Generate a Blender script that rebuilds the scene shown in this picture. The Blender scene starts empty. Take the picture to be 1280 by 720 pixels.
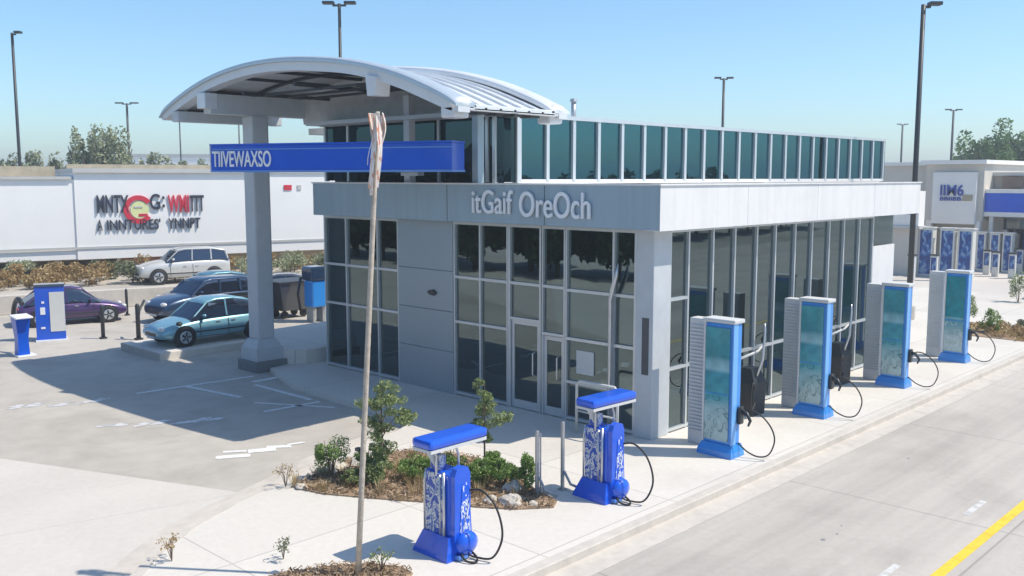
import bpy, bmesh, math, random
from math import sin, cos, pi, radians, sqrt, atan2, atan
from mathutils import Vector, Matrix
random.seed(7)
S = bpy.context.scene
C = S.collection
LOT = -0.12     # level of the street and the parking lot; the pavement is at 0

# ------------------------------------------------------------------ materials
def nt_new(name):
    m = bpy.data.materials.new(name); m.use_nodes = True
    nt = m.node_tree; b = nt.nodes['Principled BSDF']
    return m, nt, b
def mat(name, col, rough=.6, metal=0, var=.12, scale=3, bump=0, bscale=60, spec=.5, coat=0, stain=0, sscale=.5):
    m, nt, b = nt_new(name)
    N = nt.nodes; L = nt.links
    b.inputs['Roughness'].default_value = rough; b.inputs['Metallic'].default_value = metal
    b.inputs['Specular IOR Level'].default_value = spec; b.inputs['Coat Weight'].default_value = coat
    tc = N.new('ShaderNodeTexCoord'); nz = N.new('ShaderNodeTexNoise')
    nz.inputs['Scale'].default_value = scale; nz.inputs['Detail'].default_value = 6; nz.inputs['Roughness'].default_value = .65
    L.new(tc.outputs['Object'], nz.inputs['Vector'])
    r = N.new('ShaderNodeMapRange'); r.inputs[1].default_value = .3; r.inputs[2].default_value = .7
    r.inputs[3].default_value = 1-var; r.inputs[4].default_value = 1+var
    L.new(nz.outputs['Fac'], r.inputs[0])
    mx = N.new('ShaderNodeVectorMath'); mx.operation = 'SCALE'; mx.inputs[0].default_value = col[:3]
    L.new(r.outputs[0], mx.inputs['Scale'])
    out = mx.outputs[0]
    if stain:
        n2 = N.new('ShaderNodeTexNoise'); n2.inputs['Scale'].default_value = sscale; n2.inputs['Detail'].default_value = 8
        n2.inputs['Roughness'].default_value = .6; n2.inputs['Distortion'].default_value = .6
        L.new(tc.outputs['Object'], n2.inputs['Vector'])
        r2 = N.new('ShaderNodeMapRange'); r2.inputs[1].default_value = .48; r2.inputs[2].default_value = .68
        r2.inputs[3].default_value = 1; r2.inputs[4].default_value = 1-stain
        L.new(n2.outputs['Fac'], r2.inputs[0])
        m2 = N.new('ShaderNodeVectorMath'); m2.operation = 'SCALE'
        L.new(out, m2.inputs[0]); L.new(r2.outputs[0], m2.inputs['Scale']); out = m2.outputs[0]
    L.new(out, b.inputs['Base Color'])
    if bump:
        n3 = N.new('ShaderNodeTexNoise'); n3.inputs['Scale'].default_value = bscale; n3.inputs['Detail'].default_value = 4
        L.new(tc.outputs['Object'], n3.inputs['Vector'])
        bp = N.new('ShaderNodeBump'); bp.inputs['Strength'].default_value = bump; bp.inputs['Distance'].default_value = .02
        L.new(n3.outputs['Fac'], bp.inputs['Height']); L.new(bp.outputs[0], b.inputs['Normal'])
    return m
def mat_slabs(name, col, sx, sy, joint=.62, stain=.1, jw=.012, rot=0, off=(0, 0)):
    """concrete with sawn joints every sx by sy metres, joints following the world axes"""
    m = mat(name, col, .85, var=.05, scale=9, bump=.25, bscale=90, stain=stain, sscale=.35)
    nt = m.node_tree; N = nt.nodes; L = nt.links; b = N['Principled BSDF']
    src = b.inputs['Base Color'].links[0].from_socket
    tc = N.new('ShaderNodeTexCoord'); mp = N.new('ShaderNodeMapping'); mp.inputs['Rotation'].default_value = (0, 0, rot)
    mp.inputs['Location'].default_value = (off[0], off[1], 0)
    L.new(tc.outputs['Object'], mp.inputs['Vector'])
    sp = N.new('ShaderNodeSeparateXYZ'); L.new(mp.outputs[0], sp.inputs[0])
    facs = []
    for k, s in ((0, sx), (1, sy)):
        if not s: continue
        md = N.new('ShaderNodeMath'); md.operation = 'PINGPONG'; md.inputs[1].default_value = s/2
        L.new(sp.outputs[k], md.inputs[0])
        lt = N.new('ShaderNodeMath'); lt.operation = 'LESS_THAN'; lt.inputs[1].default_value = jw
        L.new(md.outputs[0], lt.inputs[0]); facs.append(lt.outputs[0])
    f = facs[0]
    if len(facs) > 1:
        mm = N.new('ShaderNodeMath'); mm.operation = 'MAXIMUM'; L.new(facs[0], mm.inputs[0]); L.new(facs[1], mm.inputs[1]); f = mm.outputs[0]
    # slab to slab tone
    wn = N.new('ShaderNodeTexWhiteNoise'); wn.noise_dimensions = '2D'
    dv = N.new('ShaderNodeVectorMath'); dv.operation = 'DIVIDE'; dv.inputs[1].default_value = (sx or 6, sy or 6, 1)
    fl = N.new('ShaderNodeVectorMath'); fl.operation = 'FLOOR'
    ad = N.new('ShaderNodeVectorMath'); ad.inputs[1].default_value = (.5, .5, 0)
    L.new(mp.outputs[0], dv.inputs[0]); L.new(dv.outputs[0], fl.inputs[0]); L.new(fl.outputs[0], wn.inputs['Vector'])
    r = N.new('ShaderNodeMapRange'); r.inputs[3].default_value = .96; r.inputs[4].default_value = 1.03; L.new(wn.outputs['Value'], r.inputs[0])
    r2 = N.new('ShaderNodeMapRange'); r2.inputs[3].default_value = 1; r2.inputs[4].default_value = joint; L.new(f, r2.inputs[0])
    mu = N.new('ShaderNodeMath'); mu.operation = 'MULTIPLY'; L.new(r.outputs[0], mu.inputs[0]); L.new(r2.outputs[0], mu.inputs[1])
    sc = N.new('ShaderNodeVectorMath'); sc.operation = 'SCALE'; L.new(src, sc.inputs[0]); L.new(mu.outputs[0], sc.inputs['Scale'])
    L.new(sc.outputs[0], b.inputs['Base Color'])
    return m
def mat_glass(name, refl, see, fac=.3, rough=.01, dark=(.01, .015, .015), seefac=.5, wave=0):
    """coated architectural glass: mirror-like outside, part see-through"""
    m, nt, b = nt_new(name); N = nt.nodes; L = nt.links; N.remove(b)
    g = N.new('ShaderNodeBsdfGlossy'); g.inputs['Color'].default_value = (*refl, 1); g.inputs['Roughness'].default_value = rough
    t = N.new('ShaderNodeBsdfTransparent'); t.inputs['Color'].default_value = (*see, 1)
    d = N.new('ShaderNodeBsdfDiffuse'); d.inputs['Color'].default_value = (*dark, 1)
    m1 = N.new('ShaderNodeMixShader'); m1.inputs[0].default_value = seefac; L.new(d.outputs[0], m1.inputs[1]); L.new(t.outputs[0], m1.inputs[2])
    fr = N.new('ShaderNodeFresnel'); fr.inputs['IOR'].default_value = 1.5
    ad = N.new('ShaderNodeMath'); ad.operation = 'ADD'; ad.use_clamp = True; ad.inputs[1].default_value = fac; L.new(fr.outputs[0], ad.inputs[0])
    m2 = N.new('ShaderNodeMixShader'); L.new(ad.outputs[0], m2.inputs[0]); L.new(m1.outputs[0], m2.inputs[1]); L.new(g.outputs[0], m2.inputs[2])
    if wave:
        tc = N.new('ShaderNodeTexCoord'); nz = N.new('ShaderNodeTexNoise'); nz.inputs['Scale'].default_value = .9
        L.new(tc.outputs['Object'], nz.inputs['Vector'])
        bp = N.new('ShaderNodeBump'); bp.inputs['Strength'].default_value = wave; bp.inputs['Distance'].default_value = .02
        L.new(nz.outputs['Fac'], bp.inputs['Height']); L.new(bp.outputs[0], g.inputs['Normal'])
    L.new(m2.outputs[0], N['Material Output'].inputs[0])
    return m
def mat_leaf(name, c1, c2, scale=3):
    m, nt, b = nt_new(name); N = nt.nodes; L = nt.links
    oi = N.new('ShaderNodeNewGeometry'); cr = N.new('ShaderNodeMixRGB')
    cr.inputs[1].default_value = (*c1, 1); cr.inputs[2].default_value = (*c2, 1)
    L.new(oi.outputs['Random Per Island'], cr.inputs[0]); L.new(cr.outputs[0], b.inputs['Base Color'])
    b.inputs['Roughness'].default_value = .55
    tr = N.new('ShaderNodeBsdfTranslucent'); L.new(cr.outputs[0], tr.inputs[0])
    mx = N.new('ShaderNodeMixShader'); mx.inputs[0].default_value = .3
    L.new(b.outputs[0], mx.inputs[1]); L.new(tr.outputs[0], mx.inputs[2]); L.new(mx.outputs[0], N['Material Output'].inputs[0])
    return m
def mat_print(name, stops, line=(.25, .4, .45), lo=0, hi=2.3, sketch_to=1.1, band=True):
    """printed display panel: bands of its own colours up its height, pale line artwork in the lower half"""
    m, nt, b = nt_new(name); N = nt.nodes; L = nt.links
    tc = N.new('ShaderNodeTexCoord'); sp = N.new('ShaderNodeSeparateXYZ'); L.new(tc.outputs['Object'], sp.inputs[0])
    mr = N.new('ShaderNodeMapRange'); mr.inputs[1].default_value = lo; mr.inputs[2].default_value = hi; L.new(sp.outputs[2], mr.inputs[0])
    cr = N.new('ShaderNodeValToRGB'); els = cr.color_ramp.elements
    while len(els) > 1: els.remove(els[-1])
    els[0].position = stops[0][0]; els[0].color = (*stops[0][1], 1)
    for p, c in stops[1:]:
        e = els.new(p); e.color = (*c, 1)
    L.new(mr.outputs[0], cr.inputs[0])
    nz = N.new('ShaderNodeTexNoise'); nz.inputs['Scale'].default_value = 2.6; nz.inputs['Detail'].default_value = 2; nz.inputs['Distortion'].default_value = 1.4
    L.new(tc.outputs['Object'], nz.inputs['Vector'])
    a = N.new('ShaderNodeMath'); a.operation = 'SUBTRACT'; a.inputs[1].default_value = .5; L.new(nz.outputs['Fac'], a.inputs[0])
    a2 = N.new('ShaderNodeMath'); a2.operation = 'ABSOLUTE'; L.new(a.outputs[0], a2.inputs[0])
    a3 = N.new('ShaderNodeMath'); a3.operation = 'LESS_THAN'; a3.inputs[1].default_value = .02; L.new(a2.outputs[0], a3.inputs[0])
    z = N.new('ShaderNodeMath'); z.operation = 'LESS_THAN'; z.inputs[1].default_value = sketch_to; L.new(sp.outputs[2], z.inputs[0])
    mu = N.new('ShaderNodeMath'); mu.operation = 'MULTIPLY'; L.new(a3.outputs[0], mu.inputs[0]); L.new(z.outputs[0], mu.inputs[1])
    mu2 = N.new('ShaderNodeMath'); mu2.operation = 'MULTIPLY'; mu2.inputs[1].default_value = .75; L.new(mu.outputs[0], mu2.inputs[0])
    mx = N.new('ShaderNodeMixRGB'); mx.inputs[2].default_value = (*line, 1); L.new(mu2.outputs[0], mx.inputs[0]); L.new(cr.outputs[0], mx.inputs[1])
    n4 = N.new('ShaderNodeTexNoise'); n4.inputs['Scale'].default_value = 5; L.new(tc.outputs['Object'], n4.inputs['Vector'])
    r4 = N.new('ShaderNodeMapRange'); r4.inputs[1].default_value = .3; r4.inputs[2].default_value = .7; r4.inputs[3].default_value = .82; r4.inputs[4].default_value = 1.15; L.new(n4.outputs['Fac'], r4.inputs[0])
    sc = N.new('ShaderNodeVectorMath'); sc.operation = 'SCALE'; L.new(mx.outputs[0], sc.inputs[0]); L.new(r4.outputs[0], sc.inputs['Scale'])
    L.new(sc.outputs[0], b.inputs['Base Color'])
    b.inputs['Roughness'].default_value = .12; b.inputs['Coat Weight'].default_value = .4
    return m
def mat_blotch(name, c1, c2, scale=9, thr=.5, c3=None, stretch=(1, 1, .6)):
    m, nt, b = nt_new(name); N = nt.nodes; L = nt.links
    tc = N.new('ShaderNodeTexCoord'); mp = N.new('ShaderNodeMapping'); mp.inputs['Scale'].default_value = stretch
    L.new(tc.outputs['Object'], mp.inputs[0])
    nz = N.new('ShaderNodeTexNoise'); nz.inputs['Scale'].default_value = scale; nz.inputs['Detail'].default_value = 3; nz.inputs['Distortion'].default_value = .8
    L.new(mp.outputs[0], nz.inputs['Vector'])
    cr = N.new('ShaderNodeValToRGB'); cr.color_ramp.interpolation = 'CONSTANT'
    cr.color_ramp.elements[0].color = (*c1, 1); cr.color_ramp.elements[1].position = thr; cr.color_ramp.elements[1].color = (*c2, 1)
    if c3: e = cr.color_ramp.elements.new(thr+.09); e.color = (*c3, 1)
    L.new(nz.outputs['Fac'], cr.inputs[0]); L.new(cr.outputs[0], b.inputs['Base Color']); b.inputs['Roughness'].default_value = .35
    return m
def mat_brick(name, c1, c2, mortar, scale=6):
    m, nt, b = nt_new(name); N = nt.nodes; L = nt.links
    tc = N.new('ShaderNodeTexCoord'); mp = N.new('ShaderNodeMapping'); mp.inputs['Rotation'].default_value = (radians(90), 0, 0)
    L.new(tc.outputs['Object'], mp.inputs[0])
    br = N.new('ShaderNodeTexBrick'); br.inputs['Scale'].default_value = scale
    br.inputs['Color1'].default_value = (*c1, 1); br.inputs['Color2'].default_value = (*c2, 1); br.inputs['Mortar'].default_value = (*mortar, 1)
    L.new(mp.outputs[0], br.inputs[0]); L.new(br.outputs[0], b.inputs['Base Color']); b.inputs['Roughness'].default_value = .9
    return m

M = dict(
 walk=mat_slabs('sidewalk_concrete', (.64, .602, .54), 3.0, 2.7, joint=.72, stain=.10),
 street=mat_slabs('street_concrete', (.485, .447, .395), 5.2, 3.65, joint=.72, stain=.15, jw=.016, off=(1.1, -.26)),
 apron=mat_slabs('apron_concrete', (.585, .547, .492), 5, 5, joint=.85, stain=.07, rot=.25),
 lot=mat('lot_paving', (.475, .44, .385), .9, var=.08, scale=2.2, bump=.35, bscale=120, stain=.16, sscale=.4),
 field=mat('far_ground', (.42, .40, .35), .95, var=.2, scale=.05, stain=.3, sscale=.02),
 curb=mat('curb_concrete', (.56, .515, .455), .9, var=.08, scale=5, bump=.3, stain=.14, sscale=1.2),
 paint=mat('white_paint', (.78, .78, .76), .7, var=.08, scale=20, stain=.25, sscale=5),
 oldpaint=mat_blotch('worn_white_paint', (.46, .435, .395), (.66, .64, .61), 5, .47, stretch=(1, 1, 1)),
 oldpaint2=mat('dull_white_paint', (.60, .59, .56), .8, var=.1, scale=14, stain=.35, sscale=5),
 yellow=mat('yellow_paint', (.80, .55, .04), .7, var=.1, scale=12, stain=.2, sscale=4),
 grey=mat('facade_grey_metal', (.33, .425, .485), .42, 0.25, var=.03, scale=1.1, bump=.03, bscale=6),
 panel=mat('facade_panel', (.34, .40, .44), .38, 0.4, var=.04, scale=.8, bump=.05, bscale=3),
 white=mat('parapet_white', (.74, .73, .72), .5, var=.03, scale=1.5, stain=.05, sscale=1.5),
 roof=mat('roof_membrane', (.80, .79, .77), .8, var=.05, scale=2, stain=.15, sscale=1),
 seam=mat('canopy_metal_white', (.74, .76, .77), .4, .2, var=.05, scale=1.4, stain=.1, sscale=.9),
 rim=mat('canopy_rim_metal', (.50, .57, .62), .4, .3, var=.05, scale=2, stain=.08, sscale=2),
 archlight=mat('arch_light_metal', (.66, .68, .70), .45, .1, var=.04, scale=2),
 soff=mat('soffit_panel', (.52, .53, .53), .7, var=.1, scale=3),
 dark=mat('dark_steel', (.05, .055, .06), .5, .4, var=.1),
 stone=mat('plinth_concrete', (.20, .21, .22), .85, var=.1, scale=4, bump=.2),
 col=mat('column_concrete', (.52, .55, .57), .6, var=.05, scale=3, stain=.08, sscale=1.5),
 alu=mat('mullion_aluminium', (.62, .65, .67), .35, .55, var=.04),
 glass=mat_glass('facade_glass', (.50, .64, .68), (.42, .52, .53), .19, dark=(.008, .014, .015), seefac=.75, wave=.1),
 tealdark=mat_glass('clerestory_front_glass', (.20, .34, .40), (.10, .16, .18), .12, dark=(.004, .012, .018), seefac=.3),
 teal=mat_glass('clerestory_glass', (.10, .25, .31), (.10, .20, .22), .52, dark=(.006, .022, .028), seefac=.25, wave=.15),
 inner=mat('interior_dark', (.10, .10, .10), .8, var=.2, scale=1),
 innerfloor=mat('interior_floor', (.22, .20, .18), .4, var=.1, scale=1),
 innerlight=mat('interior_partition', (.55, .54, .50), .8, var=.1),
 blue=mat('sign_blue', (.001, .09, .60), .3, var=.05, scale=2, coat=.3),
 bluehi=mat('sign_blue_trim', (.12, .28, .66), .35, var=.05),
 pblue=mat('pump_blue', (.008, .10, .66), .28, var=.08, scale=4, coat=.5),
 kblue2=mat('kiosk_edge_blue', (.16, .42, .80), .3, var=.05),
 kblue=mat('kiosk_blue', (.03, .26, .72), .3, var=.06, coat=.5),
 letter=mat('letter_white', (.82, .84, .86), .35, var=.03),
 black=mat('black_rubber', (.02, .02, .022), .6, var=.2),
 blackp=mat('black_plastic', (.03, .035, .04), .4, var=.2),
 silver=mat('silver_metal', (.60, .62, .64), .3, .7, var=.08, scale=8),
 galv=mat('galvanised_steel', (.45, .47, .48), .45, .6, var=.15, scale=9),
 wood=mat('weathered_wood', (.46, .40, .33), .85, var=.25, scale=9, bump=.5, bscale=40),
 rag=mat_blotch('faded_ribbon', (.75, .68, .62), (.60, .25, .14), 14, .56, stretch=(3, 3, .5)),
 mulch=mat('mulch_soil', (.34, .24, .155), .95, var=.35, scale=22, bump=1, bscale=30, stain=.3, sscale=4),
 chip=mat_leaf('dry_mulch_chips', (.17, .11, .065), (.56, .42, .27)),
 straw=mat_leaf('dry_grass', (.30, .21, .10), (.45, .36, .2)),
 leafA=mat_leaf('shrub_leaves', (.10, .20, .04), (.30, .42, .12)),
 leafB=mat_leaf('sapling_leaves', (.14, .20, .07), (.36, .42, .18)),
 leafC=mat_leaf('tree_leaves_green', (.07, .15, .05), (.19, .30, .11)),
 leafD=mat_leaf('tree_leaves_olive', (.10, .12, .06), (.24, .26, .15)),
 leafG=mat_leaf('tree_leaves_pale_olive', (.24, .27, .15), (.44, .46, .29)),
 leafE=mat_leaf('hedge_leaves_rust', (.30, .17, .07), (.48, .38, .18)),
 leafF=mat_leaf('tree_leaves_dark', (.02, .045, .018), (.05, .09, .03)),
 bark=mat('bark', (.16, .12, .09), .9, var=.3, scale=15, bump=.6, bscale=30),
 rock=mat('rock', (.52, .48, .42), .85, var=.2, scale=5, bump=.7, bscale=12, stain=.2, sscale=3),
 bgwhite=mat('store_white_wall', (.88, .87, .85), .8, var=.02, scale=1, stain=.03, sscale=.4),
 bgtrim=mat('store_trim_grey', (.52, .52, .50), .8, var=.06, scale=1),
 bgbeige=mat('store_beige_stucco', (.60, .555, .495), .9, var=.05, scale=1, bump=.1),
 bgcream=mat('store_cream_wall', (.80, .78, .74), .9, var=.04, scale=1),
 tan=mat('tan_render', (.42, .36, .26), .9, var=.2, scale=2),
 brick=mat_brick('store_brick', (.28, .10, .09), (.34, .15, .12), (.35, .3, .27)),
 dglass=mat_glass('store_glass', (.7, .75, .75), (.3, .3, .3), .15, dark=(.02, .025, .03), seefac=0),
 red=mat('letter_red', (.62, .03, .06), .5, var=.2, scale=8),
 ink2=mat('letter_navy', (.03, .07, .35), .5, var=.2, scale=8),
 ink=mat('letter_black', (.03, .035, .06), .5, var=.3, scale=8),
 lime=mat('logo_yellow_green', (.72, .75, .38), .5, var=.1),
 kprint=mat_print('kiosk_print_scene', [(0, (.26, .40, .41)), (.2, (.33, .47, .48)), (.40, (.24, .44, .48)), (.46, (.08, .34, .40)), (.66, (.06, .30, .38)), (.69, (.28, .50, .55)), (.75, (.20, .44, .50)), (.79, (.04, .25, .30)), (1, (.06, .32, .36))], line=(.04, .16, .20)),
 kprint2=mat_print('kiosk_print_plain', [(0, (.28, .42, .44)), (.3, (.36, .48, .50)), (.5, (.06, .27, .33)), (.52, (.20, .42, .48)), (.54, (.02, .23, .28)), (1, (.02, .23, .27))], line=(.5, .6, .62)),
 louver=mat('louver_white', (.60, .61, .60), .5, var=.05),
 pfront=mat_blotch('pump_front_graphic', (.02, .08, .42), (.62, .64, .66), 15, .49, (.12, .2, .45), (1, 1, .7)),
 pside=mat_blotch('pump_side_graphic', (.008, .10, .66), (.70, .74, .82), 17, .53, (.03, .12, .5), (1.3, 1.3, .55)),
 vblue=mat_blotch('vending_blue_graphic', (.01, .05, .22), (.02, .12, .38), 3.4, .48, (.22, .34, .5), (1, 1, .7)),
 cream=mat('panel_cream', (.66, .66, .62), .5, var=.03),
 carblue=mat('car_paint_light_blue', (.20, .42, .50), .3, .3, var=.03, coat=1),
 cardark=mat('car_paint_dark_blue', (.02, .05, .11), .3, .3, var=.03, coat=1),
 carteal=mat('car_paint_teal', (.09, .24, .30), .3, .3, var=.03, coat=1),
 carwhite=mat('car_paint_silver_white', (.60, .60, .57), .3, .2, var=.03, coat=1),
 carpurple=mat('car_paint_purple', (.07, .03, .12), .3, .3, var=.03, coat=1),
 cargrey=mat('car_paint_grey', (.07, .075, .085), .3, .3, var=.03, coat=1),
 carglass=mat_glass('car_glass', (.6, .7, .8), (.2, .2, .2), .12, dark=(.01, .015, .03), seefac=0),
 lamp=mat('headlight_lens', (.75, .75, .72), .15, .2, var=.1, coat=1),
 tail=mat('tail_lens', (.4, .01, .01), .2, var=.1, coat=1),
 brown=mat('brown_sign', (.16, .12, .10), .6, var=.2),
)

# long tyre-worn streaks down the road, and faint run-off streaks on the fascias
def streak(m, vec, amt, scale=1.0):
    nt = m.node_tree; N = nt.nodes; L = nt.links; b = N['Principled BSDF']; src = b.inputs['Base Color'].links[0].from_socket
    tc = N.new('ShaderNodeTexCoord'); mp = N.new('ShaderNodeMapping'); mp.inputs['Scale'].default_value = vec; L.new(tc.outputs['Object'], mp.inputs[0])
    nz = N.new('ShaderNodeTexNoise'); nz.inputs['Scale'].default_value = scale; nz.inputs['Detail'].default_value = 5; L.new(mp.outputs[0], nz.inputs[0])
    r = N.new('ShaderNodeMapRange'); r.inputs[1].default_value = .4; r.inputs[2].default_value = .65; r.inputs[3].default_value = 1.03; r.inputs[4].default_value = 1-amt
    L.new(nz.outputs['Fac'], r.inputs[0]); sc = N.new('ShaderNodeVectorMath'); sc.operation = 'SCALE'; L.new(src, sc.inputs[0]); L.new(r.outputs[0], sc.inputs['Scale']); L.new(sc.outputs[0], b.inputs['Base Color'])
streak(M['street'], (.045, .9, 1), .12); streak(M['street'], (.2, 5, 1), .05)
streak(M['white'], (3, 3, .15), .04, 2); streak(M['grey'], (3, 3, .15), .06, 2); 
streak(M['lot'], (.5, .12, 1), .07); streak(M['apron'], (.12, .5, 1), .05)
# ------------------------------------------------------------------ mesh helpers
class MB:
    def __init__(s): s.bm = bmesh.new()
    def box(s, x0, x1, y0, y1, z0, z1, bev=0, mtx=None):
        b = s.bm; r = bmesh.ops.create_cube(b, size=1); vs = r['verts']
        bmesh.ops.scale(b, verts=vs, vec=(abs(x1-x0), abs(y1-y0), abs(z1-z0)))
        bmesh.ops.translate(b, verts=vs, vec=((x0+x1)/2, (y0+y1)/2, (z0+z1)/2))
        if bev:
            es = list({e for v in vs for e in v.link_edges})
            rr = bmesh.ops.bevel(b, geom=es, offset=bev, segments=2, affect='EDGES', profile=.6)
            vs = list({v for f in rr['faces'] for v in f.verts} | {v for v in vs if v.is_valid})
        if mtx is not None: bmesh.ops.transform(b, matrix=mtx, verts=[v for v in vs if v.is_valid])
        return s
    def poly(s, pts, z0, z1):
        """prism over a ground polygon"""
        b = s.bm; lo = [b.verts.new((p[0], p[1], z0)) for p in pts]; hi = [b.verts.new((p[0], p[1], z1)) for p in pts]
        n = len(pts); b.faces.new(hi); b.faces.new(lo[::-1])
        for i in range(n): b.faces.new((lo[i], lo[(i+1) % n], hi[(i+1) % n], hi[i]))
        return s
    def sheet(s, pts, z):
        b = s.bm; b.faces.new([b.verts.new((p[0], p[1], z)) for p in pts]); return s
    def prism(s, pts, a0, a1, axis='x'):
        """outline pts in the plane normal to axis, extruded from a0 to a1"""
        def P(p, a): return {'x': (a, p[0], p[1]), 'y': (p[0], a, p[1]), 'z': (p[0], p[1], a)}[axis]
        b = s.bm; A = [b.verts.new(P(p, a0)) for p in pts]; B = [b.verts.new(P(p, a1)) for p in pts]; n = len(pts)
        b.faces.new(A); b.faces.new(B[::-1])
        for i in range(n): b.faces.new((A[i], B[i], B[(i+1) % n], A[(i+1) % n]))
        return s
    def loft(s, rings, cap=True, closed=True):
        b = s.bm; R = [[b.verts.new(p) for p in r] for r in rings]
        n = len(R[0])
        for i in range(len(R)-1):
            for k in range(n if closed else n-1):
                b.faces.new((R[i][k], R[i][(k+1) % n], R[i+1][(k+1) % n], R[i+1][k]))
        if cap and closed: b.faces.new(R[0][::-1]); b.faces.new(R[-1])
        return s
    def tube(s, pts, r, n=8, closed=False):
        """round bar along a list of points; r number or list"""
        P = [Vector(p) for p in pts]; rings = []
        m = len(P)
        up = Vector((0, 0, 1))
        prev = None
        for i in range(m):
            if closed: t = (P[(i+1) % m]-P[i-1]).normalized()
            else: t = (P[min(i+1, m-1)]-P[max(i-1, 0)]).normalized()
            if prev is None:
                a = t.cross(up) if abs(t.z) < .95 else t.cross(Vector((1, 0, 0)))
                a.normalize()
            else:
                a = (prev - t*prev.dot(t)).normalized()
            prev = a; c = t.cross(a)
            rr = r[i] if isinstance(r, (list, tuple)) else r
            rings.append([P[i]+a*cos(2*pi*k/n)*rr+c*sin(2*pi*k/n)*rr for k in range(n)])
        if closed: rings.append(rings[0]); return s.loft(rings, cap=False)
        return s.loft(rings)
    def sphere(s, c, r, sc=(1, 1, 1), seg=12, rings=8):
        rr = bmesh.ops.create_uvsphere(s.bm, u_segments=seg, v_segments=rings, radius=r)
        bmesh.ops.scale(s.bm, verts=rr['verts'], vec=sc); bmesh.ops.translate(s.bm, verts=rr['verts'], vec=c); return s
    def build(s, name, m, parent=None, loc=None, smooth=False):
        bmesh.ops.recalc_face_normals(s.bm, faces=s.bm.faces)
        me = bpy.data.meshes.new(name); s.bm.to_mesh(me); s.bm.free(); me.materials.append(m)
        if smooth:
            for p in me.polygons: p.use_smooth = True
        o = bpy.data.objects.new(name, me); C.objects.link(o)
        if parent is not None: o.parent = parent
        if loc is not None: o.location = loc
        return o
def tag(o, label=None, cat=None, group=None, kind=None):
    if label: o['label'] = label
    if cat: o['category'] = cat
    if group: o['group'] = group
    if kind: o['kind'] = kind
    return o
def thing(name, label, cat, loc=(0, 0, 0), rz=0, group=None):
    o = bpy.data.objects.new(name, None); C.objects.link(o); o.location = loc; o.rotation_euler = (0, 0, rz)
    o.empty_display_size = .3
    return tag(o, label, cat, group)
def copy_tree(o, parent=None):
    c = o.copy(); C.objects.link(c)
    if parent is not None: c.parent = parent
    for ch in list(o.children): copy_tree(ch, c)
    return c
def text(body, size, depth, name, m, parent, loc, rot, sx=1, extra=0, fit=None):
    cu = bpy.data.curves.new('lettering', 'FONT'); cu.body = body; cu.size = size; cu.extrude = depth; cu.offset = extra
    t = bpy.data.objects.new('tmp', cu); C.objects.link(t); bpy.context.view_layer.update()
    me = bpy.data.meshes.new_from_object(t.evaluated_get(bpy.context.evaluated_depsgraph_get()))
    bpy.data.objects.remove(t); me.name = name; me.materials.clear(); me.materials.append(m)
    o = bpy.data.objects.new(name, me); C.objects.link(o); o.parent = parent; o.location = loc; o.rotation_euler = rot; o.scale = (sx, 1, 1)
    if fit:
        X_ = [v.co.x for v in me.vertices]; Y_ = [v.co.y for v in me.vertices]; a_, b_ = fit[0]/(max(X_)-min(X_)), fit[1]/(max(Y_)-min(Y_))
        for v in me.vertices: v.co.x = (v.co.x-min(X_))*a_; v.co.y = (v.co.y-min(Y_))*b_
        o.scale = (1, 1, 1)
    return o
def struct(o): return tag(o, kind='structure')

def leaves(mb, c, rad, n, size, seed, clumps=8, csize=.45, up=.3, flat=.5):
    """leaf faces spread through clumps inside an ellipsoid: uneven outline, gaps between clumps"""
    rnd = random.Random(seed); b = mb.bm
    cs = []
    for _ in range(clumps):
        while True:
            p = Vector((rnd.uniform(-1, 1), rnd.uniform(-1, 1), rnd.uniform(-1, 1)))
            if p.length < 1: break
        p *= .85
        cs.append((p, rnd.uniform(.6, 1.2)*csize))
    for i in range(n):
        p, cr = cs[rnd.randrange(clumps)]
        while True:
            q = Vector((rnd.uniform(-1, 1), rnd.uniform(-1, 1), rnd.uniform(-1, 1)))
            if q.length < 1: break
        q = p+q*cr
        pos = Vector((c[0]+q.x*rad[0], c[1]+q.y*rad[1], c[2]+q.z*rad[2]))
        s_ = size*rnd.uniform(.6, 1.3)
        nrm = Vector((rnd.gauss(0, 1), rnd.gauss(0, 1), rnd.gauss(up, 1))).normalized()
        a = nrm.orthogonal().normalized(); a.rotate(Matrix.Rotation(rnd.uniform(0, 6.28), 3, nrm)); d = nrm.cross(a)
        v = [b.verts.new(pos+a*s_), b.verts.new(pos+d*s_*flat), b.verts.new(pos-a*s_*.9), b.verts.new(pos-d*s_*flat)]
        b.faces.new(v)
    return cs

# ------------------------------------------------------------------ ground
g = MB().sheet([(-900, -900), (900, -900), (900, 900), (-900, 900)], LOT-.008).build('ground', M['field']); struct(g)
st = MB().sheet([(-120, -16), (260, -16), (260, 7.78), (-120, 7.78)], LOT).build('road', M['street']); struct(st)
ap = MB().sheet([(-60, 7.78), (8.6, 7.78), (8.6, 12.6), (8, 12.92), (5.67, 18.44), (-2, 36.6), (-60, 80)], LOT).build('parking_apron', M['apron']); struct(ap)
lot = MB().sheet([(8, 12.92), (8.6, 12.6), (30, 12.6), (30, 29), (60, 29), (60, 46), (14, 60), (-40, 60), (-2, 36.6), (5.67, 18.44)], LOT-.003).build('parking_lot', M['lot']); struct(lot)
lot2 = MB().sheet([(30, 7.9), (150, 7.9), (150, 29), (30, 29)], LOT-.003).build('side_parking_lot', M['apron']); struct(lot2)
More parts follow.
